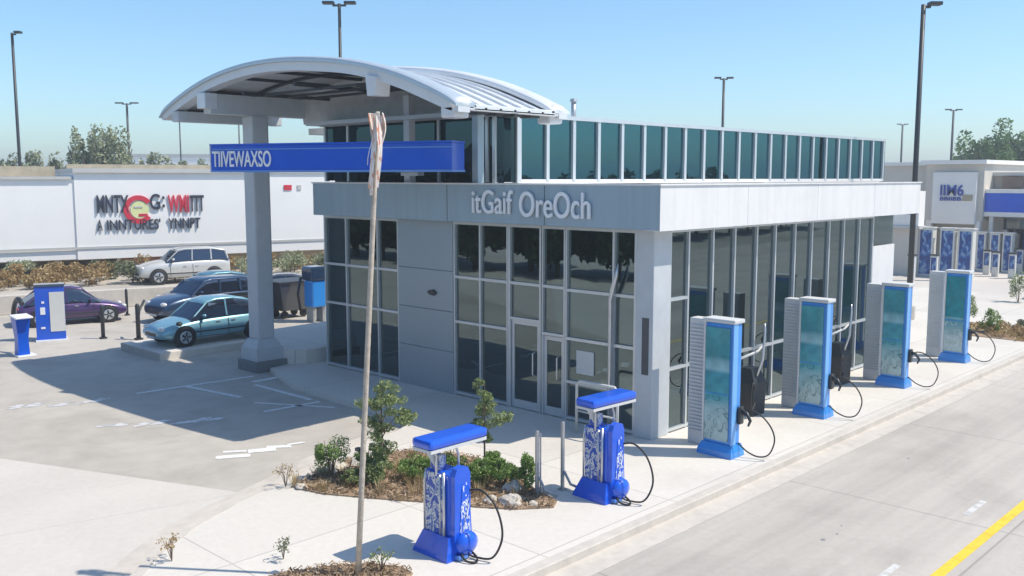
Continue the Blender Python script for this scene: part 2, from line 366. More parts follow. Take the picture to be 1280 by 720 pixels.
# the pavement: a slab with a curved corner, wrapping the shop
curve = [(3.2, 7.95), (3.3, 8.7), (3.75, 9.9), (4.4, 10.75), (5.05, 11.3), (5.57, 11.81), (6.42, 12.42), (7.3, 12.83), (8.13, 13.13), (8.85, 13.41), (9.74, 13.83), (10.6, 14.1), (11.6, 14.3)]
walkpts = [(44, 7.95)] + curve + [(12.2, 14.6), (12.4, 15.2), (12.6, 19.5), (13.3, 21.6), (14.3, 21.8), (44, 21.8)]
sw = MB().poly([(x, y) for x, y in walkpts], LOT-.05, 0).build('sidewalk', M['walk']); struct(sw)
def offset(pts, d):
    out = []
    for i, p in enumerate(pts):
        a = Vector(pts[max(i-1, 0)]); b_ = Vector(pts[min(i+1, len(pts)-1)]); t = (b_-a).normalized()
        out.append((p[0]+t.y*d, p[1]-t.x*d))
    return out
kline = [(60, 7.95), (44, 7.95), (30, 7.95), (16, 7.95), (9, 7.95), (5.2, 7.95), (3.9, 8.0)]+[(3.3, 8.5)]+curve[2:]
ko = offset(kline, -.16) ; 
def ribbon(name, A, B, z0, z1, m):
    mb = MB()
    rings = [[(a[0], a[1], z0), (a[0], a[1], z1-.015), (a[0]*.93+b[0]*.07, a[1]*.93+b[1]*.07, z1), (b[0], b[1], z1), (b[0], b[1], z0)] for a, b in zip(A, B)]
    mb.loft(rings); return mb.build(name, m)
inner = kline; outer = offset(kline, -.17)
# make sure the outer side lies towards the road
if outer[2][1] > 7.95: outer = offset(kline, .17)
struct(ribbon('kerb', outer, inner, LOT-.05, .008, M['curb']))
gut = offset(kline, .6 if outer[2][1] < 7.95 and offset(kline, .17)[2][1] < 7.95 else -.6)
mb = MB(); n = len(kline)
for i in range(n-1):
    mb.bm.faces.new([mb.bm.verts.new((*q, LOT+.004)) for q in (outer[i], outer[i+1], gut[i+1], gut[i])])
struct(mb.build('gutter', M['curb']))

# road paint
tag(MB().sheet([(-20, 4.05), (200, 4.05), (200, 4.19), (-20, 4.19)], LOT+.004).build('yellow_lane_line', M['yellow']), kind='structure')
mb = MB()
for k in range(-3, 30):
    x = 11.4+k*3.45
    mb.sheet([(x, 4.58), (x+.85, 4.58), (x+.85, 4.68), (x, 4.68)], LOT+.004)
struct(mb.build('lane_dashes', M['oldpaint2']))
def stripe(mb, a, b, w=.13, z=LOT+.004):
    a = Vector(a); b = Vector(b); t = (b-a).normalized(); nrm = Vector((-t.y, t.x))*w/2
    mb.sheet([a+nrm, a-nrm, b-nrm, b+nrm], z)
mb = MB()
stripe(mb, (9.75, 21.74), (12.75, 21.5)); stripe(mb, (10.95, 21.58), (11.27, 19.6)); stripe(mb, (12.22, 20.56), (12.26, 18.19), .14)
stripe(mb, (10.9, 18.0), (12.3, 17.9), .14); stripe(mb, (11.2, 18.9), (12.2, 17.2), .1); stripe(mb, (12.35, 20.9), (13.2, 20.9), .2)
struct(mb.build('parking_lines', M['paint']))
mb = MB(); rnd = random.Random(3)
for cx, cy, L_, W_, k in ((8.15, 22.0, 1.9, .5, 11), (9.0, 18.7, 2.1, .5, 12)):
    for i in range(k):
        x = cx+(i/k-.5)*L_; y = cy-(i/k-.5)*L_*.45+rnd.uniform(-W_, W_)*.4
        pts = [(x+cos(a)*rnd.uniform(.1, .26), y+sin(a)*rnd.uniform(.06, .13)) for a in [j*pi/4 for j in range(8)]]
        mb.sheet(pts, LOT+.002+i*.0002)
struct(mb.build('worn_lot_lettering', M['oldpaint']))
mb = MB()
for i, (a, b, w) in enumerate((((8.42, 15.62), (8.95, 15.3), .2), ((8.7, 15.85), (9.05, 15.6), .12), ((9.05, 15.55), (9.5, 15.3), .24), ((9.45, 15.55), (9.8, 15.25), .16), ((9.8, 15.4), (10.15, 15.3), .1))):
    stripe(mb, a, b, w, LOT+.004+.0004*i)
struct(mb.build('white_lot_lettering', M['paint']))
# oil spots and cracks on the road
mb = MB(); rnd = random.Random(5)
for x, y, r in ((9.6, 6.1, .03), (12.4, 5.75, .035), (12.75, 5.7, .025), (13.1, 5.8, .02), (17.2, 6.4, .03)):
    mb.sheet([(x+cos(a)*r*rnd.uniform(.6, 1.4), y+sin(a)*r*rnd.uniform(.5, 1.1)) for a in [j*pi/5 for j in range(10)]], LOT+.003)
struct(mb.build('tar_spots', M['stone']))

# raised islands by the column
isl = MB().box(12.0, 15.7, 25.2, 27.7, LOT-.05, .1, .02).build('car_island', M['walk']); struct(isl)
isl2 = MB().poly([(13.7, 21.95), (14.3, 21.4), (17.6, 21.4), (17.8, 25.3), (15.3, 25.1)], LOT-.05, .38).build('raised_terrace', M['walk']); struct(isl2)

# ------------------------------------------------------------------ the shop
B = thing('shop_building', 'grey flat-roofed glass shop with teal clerestory and curved metal canopy', 'building', (14.6, 10.3, 0))
O = Vector((-14.6, -10.3, 0))
def part(mb, name, m, parent=B, smooth=False):
    bmesh.ops.translate(mb.bm, verts=mb.bm.verts, vec=O); return mb.build(name, m, parent, smooth=smooth)
XF, YR = 14.6, 10.3            # planes of the front and the road-side walls
PX, PY = 14.2, 9.9             # outer faces of the fascia
# fascia
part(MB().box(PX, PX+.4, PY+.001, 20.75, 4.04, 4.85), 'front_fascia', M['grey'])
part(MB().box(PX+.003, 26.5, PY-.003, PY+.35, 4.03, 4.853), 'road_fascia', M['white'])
j = MB()
for y in (12.7, 15.6, 18.3): j.box(PX-.004, PX, y-.006, y+.006, 4.05, 4.84)
part(j, 'fascia_joint', M['dark'])
for x in (17.3, 20.4, 23.5): part(MB().box(x-.004, x+.004, PY-.006, PY-.003, 4.04, 4.85), 'fascia_joint', M['bgtrim'])
part(MB().box(PX-.03, 26.53, PY-.03, PY+.12, 4.856, 4.885), 'road_coping', M['white'])
part(MB().box(PX-.03, PX+.12, PY+.125, 20.78, 4.852, 4.885), 'front_coping', M['white'])
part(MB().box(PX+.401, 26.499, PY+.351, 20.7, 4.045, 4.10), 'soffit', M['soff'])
part(MB().box(PX+.401, 26.4, PY+.351, 20.7, 4.55, 4.84), 'roof', M['roof'])
part(MB().box(26.15, 26.499, PY+.351, 20.75, 4.105, 4.853), 'end_fascia', M['white'])
part(MB().box(26.5, 35.4, 14.6, 24, 4.3, 4.9), 'rear_roof', M['roof'])
part(MB().box(26.3, 35.4, 14.55, 14.75, LOT, 4.29), 'rear_wall', M['grey'])
part(MB().box(35.2, 35.4, 14.76, 24, LOT, 4.29), 'rear_end_wall', M['grey'])
part(MB().box(15.05, 15.25, 20.75, 20.95, 0, 4.0), 'side_wall', M['panel'])
part(MB().box(15.3, 26.2, 20.5, 20.7, 0, 4.04), 'back_wall', M['grey'])
# interior
part(MB().box(14.8, 25.7, 10.5, 20.4, .005, .03), 'interior_floor', M['innerfloor'])
part(MB().box(18.6, 18.75, 12.2, 20.4, .03, 4.0), 'interior_wall', M['innerlight'])
part(MB().box(18.9, 25.4, 13.6, 13.75, .03, 4.0), 'interior_wall', M['innerlight'])
cnt = thing('service_counter', 'pale service counter seen through the front glass', 'counter', (16.6, 16.4, .03))
MB().box(-.35, .35, -1.3, 1.3, 0, 1.0).build('counter_body', M['cream'], cnt); MB().box(-.42, .42, -1.36, 1.36, 1.002, 1.05, .01).build('counter_top', M['inner'], cnt)
for i, (x, y) in enumerate(((17.4, 12.0), (20.4, 12.3), (22.6, 12.3), (24.4, 12.3))):
    r = thing('display_rack', ['tall dark display rack behind the corner window', 'dark display rack behind the first pair of road-side displays', 'dark display rack deep behind the middle road-side panes', 'dark display rack by the far end of the road-side windows'][i], 'display rack', (x, y, .03), group='display racks inside the shop')
    f = MB()
    for s1 in (-.4, .4):
        for s2 in (-.2, .2): f.box(s1-.02, s1+.02, s2-.02, s2+.02, 0, 1.9)
    f.build('rack_frame', M['dark'], r)
    for z in (.2, .7, 1.2, 1.7): MB().box(-.38, .38, -.2, .2, z, z+.03).build('shelf', M['galv'], r)
# curtain wall pieces
def window(y0, y1, z0, z1, axis='x', plane=XF, name='window_pane', m='glass', inset=.06):
    a = MB()
    if axis == 'x': a.box(plane+inset, plane+inset+.02, y0, y1, z0, z1)
    else: a.box(y0, y1, plane+inset, plane+inset+.02, z0, z1)
    return part(a, name, M[m])
def mullions(edges, rails, z0, z1, axis='x', plane=XF, w=.05, d=.14):
    a = MB()
    for e in edges:
        if axis == 'x': a.box(plane, plane+d, e-w/2, e+w/2, z0, z1)
        else: a.box(e-w/2, e+w/2, plane, plane+d, z0, z1)
    e0, e1 = min(edges), max(edges); es = sorted(edges)
    for z in rails:
        for p, q in zip(es[:-1], es[1:]):
            if axis == 'x': a.box(plane+.004, plane+d, p+w/2, q-w/2, z-.03, z+.03)
            else: a.box(p+w/2, q-w/2, plane+.004, plane+d, z-.03, z+.03)
    return part(a, 'mullion_frame', M['alu'])
ZT = 4.03
# left window group on the front
E1 = [20.86, 19.93, 18.63, 17.83]
mullions(E1, [.06, 1.72, 2.75, 3.98], .0, ZT)
for p, q in zip(E1[1:], E1[:-1]):
    for a, b_ in ((.09, 1.69), (1.75, 2.72), (2.78, 3.95)): window(p+.025, q-.025, a, b_)
# metal panel wall
for z0, z1 in ((0, .98), (.99, 1.92), (1.93, 2.86), (2.87, 4.03)):
    part(MB().box(XF-.02, XF+.12, 15.85, 17.80, z0, z1, .006), 'wall_panel', M['panel'])
dm = MB(); dm.prism([(16.55-.16, 2.33), (16.55-.05, 2.40), (16.55+.08, 2.38), (16.55+.14, 2.33), (16.55+.05, 2.27), (16.55-.08, 2.26)], XF-.07, XF-.02); part(dm, 'wall_fixture', M['blackp'])
# entrance windows
E2 = [15.82, 14.98, 14.13]
mullions(E2, [.06, 1.72, 2.75, 3.98], 0, ZT)
for p, q in zip(E2[1:], E2[:-1]):
    for a, b_ in ((.09, 1.69), (1.75, 2.72), (2.78, 3.95)): window(p+.025, q-.025, a, b_)
E3 = [14.10, 13.16, 12.5]
mullions([14.08, 13.16], [1.98, 2.75, 3.98], 0, ZT, w=.07)
mullions([13.12, 12.5], [1.75, 2.75, 3.98], 0, ZT, w=.05)
for a, b_ in ((2.01, 2.72), (2.78, 3.95)): window(13.2, 14.04, a, b_)
for a, b_ in ((1.78, 2.72), (2.78, 3.95)): window(12.53, 13.09, a, b_)
def door(y0, y1, h):
    d = part(MB().box(XF+.05, XF+.10, y0, y0+.07, .02, h).box(XF+.05, XF+.10, y1-.07, y1, .02, h).box(XF+.05, XF+.10, y0+.07, y1-.07, .02, .2).box(XF+.05, XF+.10, y0+.07, y1-.07, h-.08, h), 'door', M['alu'])
    part(MB().box(XF+.065, XF+.085, y0+.07, y1-.07, .2, h-.08), 'door_glass', M['glass'], d).location = (0, 0, 0)
    part(MB().tube([(XF+.05, y0+.14, .8), (XF-.02, y0+.14, .82), (XF-.02, y0+.14, 1.28), (XF+.05, y0+.14, 1.3)], .015, 6), 'door_handle', M['silver'], d)
    return d
door(13.22, 14.03, 1.94); door(12.54, 13.09, 1.70)
E4 = [12.46, 11.25, 10.72]
mullions(E4, [.06, .82, 1.72, 2.72, 3.98], 0, ZT)
for p, q in zip(E4[1:], E4[:-1]):
    for a, b_ in ((.09, .79), (.85, 1.69), (1.75, 2.69), (2.75, 3.95)): window(p+.025, q-.025, a, b_)
# poster on the entrance glass, sculpted white fin
part(MB().box(XF+.04, XF+.055, 11.75, 12.2, 1.02, 1.5), 'window_poster', M['louver'])
part(MB().tube([(XF-.06, 11.27, .02), (XF-.06, 11.27, 1.4), (XF-.06, 11.27, 2.62), (XF-.08, 11.2, 2.85), (XF-.10, 11.1, 3.1), (XF-.10, 11.06, 3.35)], [.035, .035, .04, .05, .04, .012], 8), 'steel_fin', M['silver'], smooth=True)
# low bent rail frame in front of the glass
fr = thing('door_guard', 'pale tubular guard frame standing beside the glass corner of the shop', 'guard rail', (14.0, 10.9, 0))
MB().tube([(0, .75, 0), (0, .75, .98), (0, .68, 1.05), (0, -.18, 1.05), (0, -.25, .98), (0, -.25, 0)], .03, 8).build('guard_tube', M['louver'], fr, smooth=True)
MB().tube([(0, .75, .45), (0, -.25, .45)], .02, 8).build('guard_crossbar', M['louver'], fr, smooth=True)
# corner pillar
part(MB().box(XF-.03, 15.14, YR-.03, 10.68, 0, 4.03, .015), 'corner_pillar', M['col'])
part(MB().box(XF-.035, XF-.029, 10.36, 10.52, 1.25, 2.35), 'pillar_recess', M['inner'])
# road-side windows
E5 = [15.17, 15.8, 16.69, 17.54, 18.45, 19.27, 20.19, 21.03, 21.93, 22.74, 23.64, 24.48]
mullions(E5, [.06, 1.28, 3.98], 0, ZT, 'y', YR)
for p, q in zip(E5[:-1], E5[1:]):
    for a, b_ in ((.09, 1.25), (1.31, 3.95)): window(p+.025, q-.025, a, b_, 'y', YR)
part(MB().box(15.2, 15.78, YR+.002, YR+.13, 2.62, 2.68), 'transom', M['alu'])
part(MB().box(24.52, 25.9, YR, YR+.25, 0, 3.2), 'end_wall_panel', M['white'])
window(24.52, 25.9, 3.22, 4.0, 'y', YR, m='glass'); 
part(MB().box(25.65, 25.9, YR+.26, 20.4, 0, 4.0), 'end_wall', M['grey'])

# clerestory
CY, CX, CZ0, CZ1 = 14.5, 14.95, 4.92, 6.33
part(MB().box(15.3, 35.1, CY-.02, CY+.14, 4.86, 4.96), 'clerestory_sill', M['white'])
part(MB().box(15.3, 35.1, CY-.06, CY+.25, CZ1, CZ1+.09), 'clerestory_cap', M['alu'])
nP = 21; xs = [15.36+(35.0-15.36)*i/nP for i in range(nP+1)]
for x in xs: part(MB().box(x-.05, x+.05, CY-.035, CY+.1, CZ0, CZ1), 'clerestory_mullion', M['alu'])
for p, q in zip(xs[:-1], xs[1:]):
    part(MB().box(p+.05, q-.05, CY+.03, CY+.05, 4.962, CZ1-.002), 'clerestory_pane', M['teal'])
part(MB().prism([(35.06, CY), (35.3, CY+.05), (35.5, CY+.22), (35.55, CY+.5), (35.55, 23), (35.3, 23), (35.3, CY+.5), (35.06, CY+.2)], CZ0-.1, CZ1+.02, 'z'), 'clerestory_end', M['teal'])
# rounded near corner of the clerestory
arc = [(15.30, CY+.0), (15.12, CY+.02), (14.98, CY+.1), (14.9, CY+.25), (14.88, CY+.5)]
a = MB()
for p, q in zip(arc[:-1], arc[1:]):
    r_ = [(p[0], p[1]), (q[0], q[1]), (q[0]+.02, q[1]+.02), (p[0]+.02, p[1]+.02)]
    a.prism(r_, 4.9, CZ1, 'z')
part(a, 'corner_pane', M['tealdark'])
for p in ((15.3, CY-.01), (14.9, CY+.28)): part(MB().box(p[0]-.04, p[0]+.05, p[1]-.04, p[1]+.06, 4.88, CZ1), 'corner_mullion', M['alu'])
part(MB().prism([(15.3, CY-.06), (15.08, CY-.03), (14.9, CY+.06), (14.83, CY+.3), (14.83, 21.3), (15.1, 21.3), (15.1, CY+.2), (15.3, CY+.2)], CZ1+.003, CZ1+.09, 'z'), 'corner_cap', M['alu'])
ys = [CY+.5, 15.35, 16.6, 17.8, 19.0, 20.1, 21.1]
for p, q in zip(ys[:-1], ys[1:]): part(MB().box(14.88, 14.90, p+.04, q-.04, 4.92, CZ1), 'clerestory_pane', M['tealdark'])
for y in ys: part(MB().box(14.84, 14.95, y-.04, y+.04, 4.9, CZ1), 'clerestory_mullion', M['alu'])
part(MB().box(15.3, 34.9, CY+.3, CY+8, CZ1-.15, CZ1+.02), 'clerestory_roof', M['roof'])
part(MB().box(15.15, 15.3, 14.9, 21.1, 4.85, CZ1-.2), 'clerestory_backing', M['inner'])
vp = thing('roof_vent_pipe', 'thin grey vent pipe sticking up from the clerestory roof', 'vent pipe', (20.2, 17.0, CZ1+.02))
MB().tube([(0, 0, 0), (0, 0, .72)], .07, 8).build('pipe', M['galv'], vp, smooth=True); MB().tube([(0, 0, .72), (0, 0, .8)], [.11, .09], 8).build('rain_cap', M['galv'], vp)

# vault canopy
top = [(24.55, 6.62), (24.21, 6.87), (23.3, 7.18), (22.32, 7.43), (21.3, 7.6), (20.3, 7.69), (19.4, 7.71), (18.5, 7.69), (17.5, 7.61), (16.5, 7.49), (15.5, 7.31), (14.51, 7.06), (13.7, 6.78), (13.1, 6.53), (12.86, 6.38)]
und = [(24.4, 6.52), (24.05, 6.62), (23.2, 6.88), (22.25, 7.12), (21.2, 7.29), (20.2, 7.38), (19.35, 7.40), (18.5, 7.37), (17.5, 7.29), (16.4, 7.16), (15.4, 6.97), (14.5, 6.72), (13.75, 6.46), (13.2, 6.27), (12.86, 6.20)]
def smoothc(p, k=4):
    out = []
    for i in range(len(p)-1):
        p0 = p[max(i-1, 0)]; p1 = p[i]; p2 = p[i+1]; p3 = p[min(i+2, len(p)-1)]
        for j in range(k):
            t = j/k
            out.append(tuple(.5*((2*p1[c])+(-p0[c]+p2[c])*t+(2*p0[c]-5*p1[c]+4*p2[c]-p3[c])*t*t+(-p0[c]+3*p1[c]-3*p2[c]+p3[c])*t**3) for c in (0, 1)))
    out.append(p[-1]); return out
T, U = smoothc(top), smoothc(und)
X0, X1 = 12.0, 15.1
def mixc(f, dz=0): return [(t[0]*(1-f)+u[0]*f, t[1]*(1-f)+u[1]*f+dz) for t, u in zip(T, U)]
def band(ca, cb, x0, x1, name, m, parent=B):
    part(MB().prism(ca+cb[::-1], x0, x1, 'x'), name, m, parent)
def bandloft(ca, cb, x0, x1, name, m, parent=B, prof=0):
    a = MB(); rings = []
    for p, q in zip(ca, cb):
        rings.append([(x0+prof, p[0], p[1]), (x0, p[0]*.7+q[0]*.3, p[1]*.7+q[1]*.3), (x0, q[0], q[1]), (x1, q[0], q[1]), (x1, p[0]*.7+q[0]*.3, p[1]*.7+q[1]*.3), (x1-prof, p[0], p[1])])
    a.loft(rings); return part(a, name, m, parent)
def rimloft(ca, cb, x0, x1, name, m):
    """rolled edge beam following the arch, rounded on top"""
    a = MB(); rings = []; w_ = x1-x0
    for p, q in zip(ca, cb):
        def at(f, k): return (x0+w_*f, p[0]*(1-k)+q[0]*k, p[1]*(1-k)+q[1]*k)
        rings.append([at(.0, .55), at(.03, .3), at(.14, .1), at(.32, 0), at(.55, -.02), at(.8, .08), at(.95, .3), at(1, .6), at(1, 1), at(0, 1)])
    a.loft(rings); return part(a, name, m, smooth=False)
rimloft(T, mixc(.40), X0-.06, X0+.46, 'canopy_front_rim', M['rim'])
bandloft(mixc(.40, -.002), U, X0, X0+.30, 'canopy_front_arch', M['archlight'])
rimloft(T, mixc(.42), X1-.5, X1+.05, 'canopy_rear_rim', M['seam'])
bandloft(mixc(.42, -.002), U, X1-.28, X1-.03, 'canopy_rear_arch', M['archlight'])
sh = bandloft(mixc(.55), mixc(.68), X0+.301, X1-.301, 'canopy_roof', M['seam'])
for k in range(5):
    x = X0+.72+k*.4
    bandloft(mixc(.40), mixc(.548), x-.03, x+.03, 'standing_seam', M['seam'], sh)
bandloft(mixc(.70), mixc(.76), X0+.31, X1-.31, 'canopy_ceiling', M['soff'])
for i in range(6, len(T)-6, 6):
    y = T[i][0]; z = U[i][1]; part(MB().box(X0+.31, X1-.3, y-.03, y+.03, z+.0, z+.1), 'ceiling_purlin', M['dark'])
bandloft(mixc(.80), mixc(1.0), 13.5, 13.6, 'ceiling_rib', M['dark'])
# drooping rolled ends
for xc in (X0+.2, X1-.22):
    part(MB().sphere((xc, 13.0, 6.36), .19, (1.35, .8, .72), 16, 10), 'rolled_end', M['seam'], smooth=True)
    part(MB().box(xc-.2, xc+.2, 12.98, 13.35, 6.10, 6.34, .05), 'end_bracket', M['archlight'])
part(MB().box(X0+.4, X1-.4, 12.86, 13.02, 6.24, 6.36, .02), 'eave_gutter', M['seam'])
# lower framed ceiling grid hanging in the vault
def bar(a, b_, w, name, m): part(MB().tube([a, b_], w, 4), name, m)
for y, z in ((20.9, 7.0), (18.7, 7.07), (16.4, 6.9)):
    part(MB().box(12.35, 14.9, y-.03, y+.03, z, z+.08), 'ceiling_beam', M['dark'])
for x in (12.9, 13.6, 14.3): part(MB().box(x-.03, x+.03, 16.44, 20.86, 7.0, 7.06), 'ceiling_beam', M['dark'])
# tympanum behind, edge beams, brackets
ty = [(t[0], t[1]-.03) for t in U if 14.4 < t[0] < 22.3]
part(MB().prism(ty+[(14.5, CZ1+.1), (22.1, CZ1+.1)], 15.0-.12, 15.0, 'x'), 'canopy_back_wall', M['soff'])
part(MB().box(12.1, 15.4, 22.02, 22.38, 6.60, 7.08), 'canopy_edge_beam', M['col'])
part(MB().box(11.93, 12.28, 22.0, 22.4, 6.72, 7.1, .02), 'beam_bracket', M['seam'])
part(MB().prism([(15.52, 7.06), (15.16, 6.99), (15.22, 6.63), (15.46, 6.63)], 11.93, 12.3, 'x'), 'beam_bracket', M['archlight'])
part(MB().box(11.98, 15.1, 23.5, 23.85, 6.45, 6.72, .02), 'canopy_edge_beam', M['col'])
# dark ends of the purlins under the right-hand eave
for i in range(4): part(MB().box(12.66+i*.5, 12.92+i*.5, 13.03, 13.35, 6.2, 6.3), 'eave_block', M['dark'])
# posts
part(MB().box(13.20, 13.70, 21.95, 22.45, .7, 6.6, .06), 'column', M['col'])
part(MB().prism([(13.05, 21.8), (13.85, 21.8), (13.85, 22.6), (13.05, 22.6)], .16, .5, 'z'), 'column_base', M['col'])
part(MB().loft([[(13.07, 21.82, .5), (13.83, 21.82, .5), (13.83, 22.58, .5), (13.07, 22.58, .5)], [(13.18, 21.93, .72), (13.72, 21.93, .72), (13.72, 22.47, .72), (13.18, 22.47, .72)]]), 'column_collar', M['col'])
part(MB().box(12.98, 13.92, 21.73, 22.67, LOT, .159), 'column_plinth', M['stone'])
part(MB().box(14.3, 14.5, 17.0, 17.2, 4.86, 6.9, .02), 'roof_post', M['col'])
part(MB().box(14.3, 14.5, 14.72, 14.9, 4.86, 6.6, .02), 'roof_post', M['grey'])
a = MB(); a.box(12.0+2.2, 14.8, 14.5, 21, 6.33, 6.42); part(a, 'canopy_tie', M['col'])
# letters on the fascia
text('itGaif', .7, .02, 'fascia_lettering', M['letter'], B, Vector((14.15, 14.74, 4.24))+O, (radians(90), 0, radians(-90)), extra=.004, fit=(1.2, .50))
text('OreOch', .7, .02, 'fascia_lettering', M['letter'], B, Vector((14.15, 13.34, 4.20))+O, (radians(90), 0, radians(-90)), extra=.004, fit=(1.86, .52))

# blue sign over the drive
sa = Vector((13.3, 14.45)); sb = Vector((11.0, 20.1)); L_ = (sb-sa).length; ang = atan2((sb-sa).y, (sb-sa).x)
sg = thing('blue_fascia_sign', 'long royal blue box sign with white lettering under the curved canopy', 'sign', (sa.x, sa.y, 5.12), ang)
# local +x runs along the sign to the far left end, local +y points to the camera side
MB().box(0, L_, -.62, 0, .045, .60, .012).build('sign_box', M['blue'], sg)
MB().box(-.01, L_+.01, -.63, .015, 0, .044).build('lower_trim', M['bluehi'], sg)
MB().box(.0, L_, .001, .018, .50, .525).build('face_trim', M['bluehi'], sg)
MB().box(-.012, L_+.012, -.63, .02, .602, .64).build('upper_trim', M['blue'], sg)
MB().box(L_+.001, L_+.03, -.6, .0, .05, .6).build('end_cap', M['louver'], sg)
text('TIIVEWAXSO', .42, .012, 'sign_lettering', M['letter'], sg, (L_-.06, .02, .12), (radians(90), 0, pi), extra=.004, fit=(1.6, .36))
for k in (1.0, 3.0, 5.0): MB().box(k-.08, k+.08, -1.0 if k < 2 else -.9, -.63, .1, .25).build('mounting_arm', M['col'], sg)
MB().box(.9, 1.3, -.5, -.2, -.08, -.001).build('downlight', M['galv'], sg)
MB().tube([(3.6, -.7, .2), (4.7, -2.75, .3)], .06, 6).build('support_strut', M['col'], sg)

# ------------------------------------------------------------------ charging displays
def kiosk(loc, label, mscreen):
    t = thing('charging_display', label, 'charging station', loc, 0, 'teal charging displays in a row along the kerb')
    # local: -x faces the viewer's left, -y the road. panel 0.6 wide in y, 0.26 deep in x
    MB().loft([[(-.22, -.37, 0), (.24, -.37, 0), (.24, .35, 0), (-.22, .35, 0)], [(-.21, -.36, .10), (.23, -.36, .10), (.23, .34, .10), (-.21, .34, .10)], [(-.13, -.32, .22), (.20, -.32, .22), (.20, .30, .22), (-.13, .30, .22)]]).build('base', M['kblue'], t)
    MB().box(-.12, .16, -.31, .29, .22, 2.42, .03).build('housing', M['kblue'], t)
    s_ = MB().box(-.142, -.121, -.24, .25, .28, 2.34).build('screen', mscreen, t)
    MB().box(-.150, -.1405, -.23, .24, 1.13, 1.145).build('screen_divider', M['kblue'], s_)
    MB().box(-.15, .0, -.325, -.305, .23, 2.43).build('edge_trim', M['kblue2'], t)
    MB().box(-.155, -.122, .255, .292, .23, 2.43).build('edge_trim', M['louver'], t)
    MB().box(-.165, .19, -.345, .315, 2.425, 2.50, .02).build('cap', M['louver'], t)
    # louvred cabinet beside it
    cb = MB().box(.26, .52, .44, .86, .0, 2.40, .02).build('louvred_cabinet', M['louver'], t)
    a = MB()
    for k in range(30): a.box(.235, .262, .46, .84, .24+k*.069, .27+k*.069)
    a.build('louvres', M['louver'], cb)
    # dark gear box and holster on the road side, with the cable loop
    MB().box(.02, .16, -.39, -.325, .60, .92, .02).build('connector_holster', M['blackp'], t)
    MB().tube([(.08, -.36, .86), (.06, -.50, .82), (.05, -.58, .70), (.05, -.54, .60)], [.03, .035, .028, .02], 8).build('connector', M['blackp'], t, smooth=True)
    pts = [(.10, -.35, .72), (.12, -.48, .86), (.16, -.70, .82), (.20, -.90, .62), (.22, -.97, .38), (.20, -.88, .12), (.17, -.70, .045), (.12, -.52, .10), (.10, -.40, .18), (.10, -.32, .24)]
    pp = smoothc3(pts); MB().tube(pp, .014, 6).build('charging_cable', M['black'], t, smooth=True)
    return t
def smoothc3(p, k=5):
    out = []
    for i in range(len(p)-1):
        p0 = Vector(p[max(i-1, 0)]); p1 = Vector(p[i]); p2 = Vector(p[i+1]); p3 = Vector(p[min(i+2, len(p)-1)])
        for j in range(k):
            t = j/k; out.append(.5*((2*p1)+(-p0+p2)*t+(2*p0-5*p1+4*p2-p3)*t*t+(-p0+3*p1-3*p2+p3)*t**3))
    out.append(Vector(p[-1])); return out
k0 = kiosk((14.72, 8.86, 0), 'nearest tall teal display with pale sketch artwork, beside the shop corner pillar', M['kprint'])
klab = ['second teal display from the shop corner, with a pale band above its artwork', 'third teal display from the shop corner, before the far white wall panel', 'farthest teal display, standing past the shop end beside the planted strip']
for i, (x, y) in enumerate(((18.55, 8.95), (22.6, 8.87), (26.85, 8.9))):
    c = copy_tree(k0); c.location = (x, y, 0); c['label'] = klab[i]
    if i == 2:
        for ch in c.children:
            if ch.name.startswith('screen'):
                ch.data = ch.data.copy(); ch.data.materials[0] = M['kprint2']

# vacuum cabinets between the displays, against the glass
def vac(loc, label):
    t = thing('vacuum_cabinet', label, 'vacuum machine', loc, 0, 'dark vacuum cabinets against the road-side glass')
    MB().loft([[(-.30, -.25, 0), (.30, -.25, 0), (.30, .25, 0), (-.30, .25, 0)], [(-.32, -.27, .7), (.32, -.27, .7), (.32, .25, .7), (-.32, .25, .7)], [(-.2, -.1, 1.0), (.2, -.1, 1.0), (.2, .25, 1.0), (-.2, .25, 1.0)]]).build('cabinet', M['blackp'], t)
    MB().tube([(-.1, -.22, .85), (.05, -.3, 1.2), (.12, -.3, 1.75), (.14, -.28, 1.95)], [.03, .04, .035, .02], 6).build('wand', M['silver'], t, smooth=True)
    MB().tube([(-.75, -.05, 1.27), (.1, -.1, 1.34), (.35, -.1, 1.42)], .03, 6).build('hose_boom', M['louver'], t, smooth=True)
    MB().tube([(.3, -.2, .1), (.3, -.2, 1.36)], .025, 6).build('post', M['dark'], t)
    MB().tube(smoothc3([(-.25, -.25, .6), (-.5, -.35, .75), (-.62, -.35, .45), (-.5, -.34, .2), (-.3, -.3, .3)]), .03, 6).build('hose', M['black'], t, smooth=True)
    return t
v0 = vac((17.75, 9.95, 0), 'dark vacuum cabinet with silver wand between the first two teal displays')
v1 = copy_tree(v0); v1.location = (21.95, 9.95, 0); v0.scale = v1.scale = (.8, .75, 1); v1['label'] = 'dark vacuum cabinet with silver wand between the second and third teal displays'
# small stuff by the farthest display
bn = thing('litter_box', 'small dark box on the pavement behind the third teal display', 'box', (27.0, 11.3, 0))
MB().box(-.3, .3, -.25, .25, .35, .75, .03).build('box_body', M['blackp'], bn); MB().box(-.5, .4, -.35, .3, .1, .34, .05).build('box_foot', M['galv'], bn)
MB().box(-.55, .5, -.4, .35, 0, .099, .02).build('pallet', M['dark'], bn)

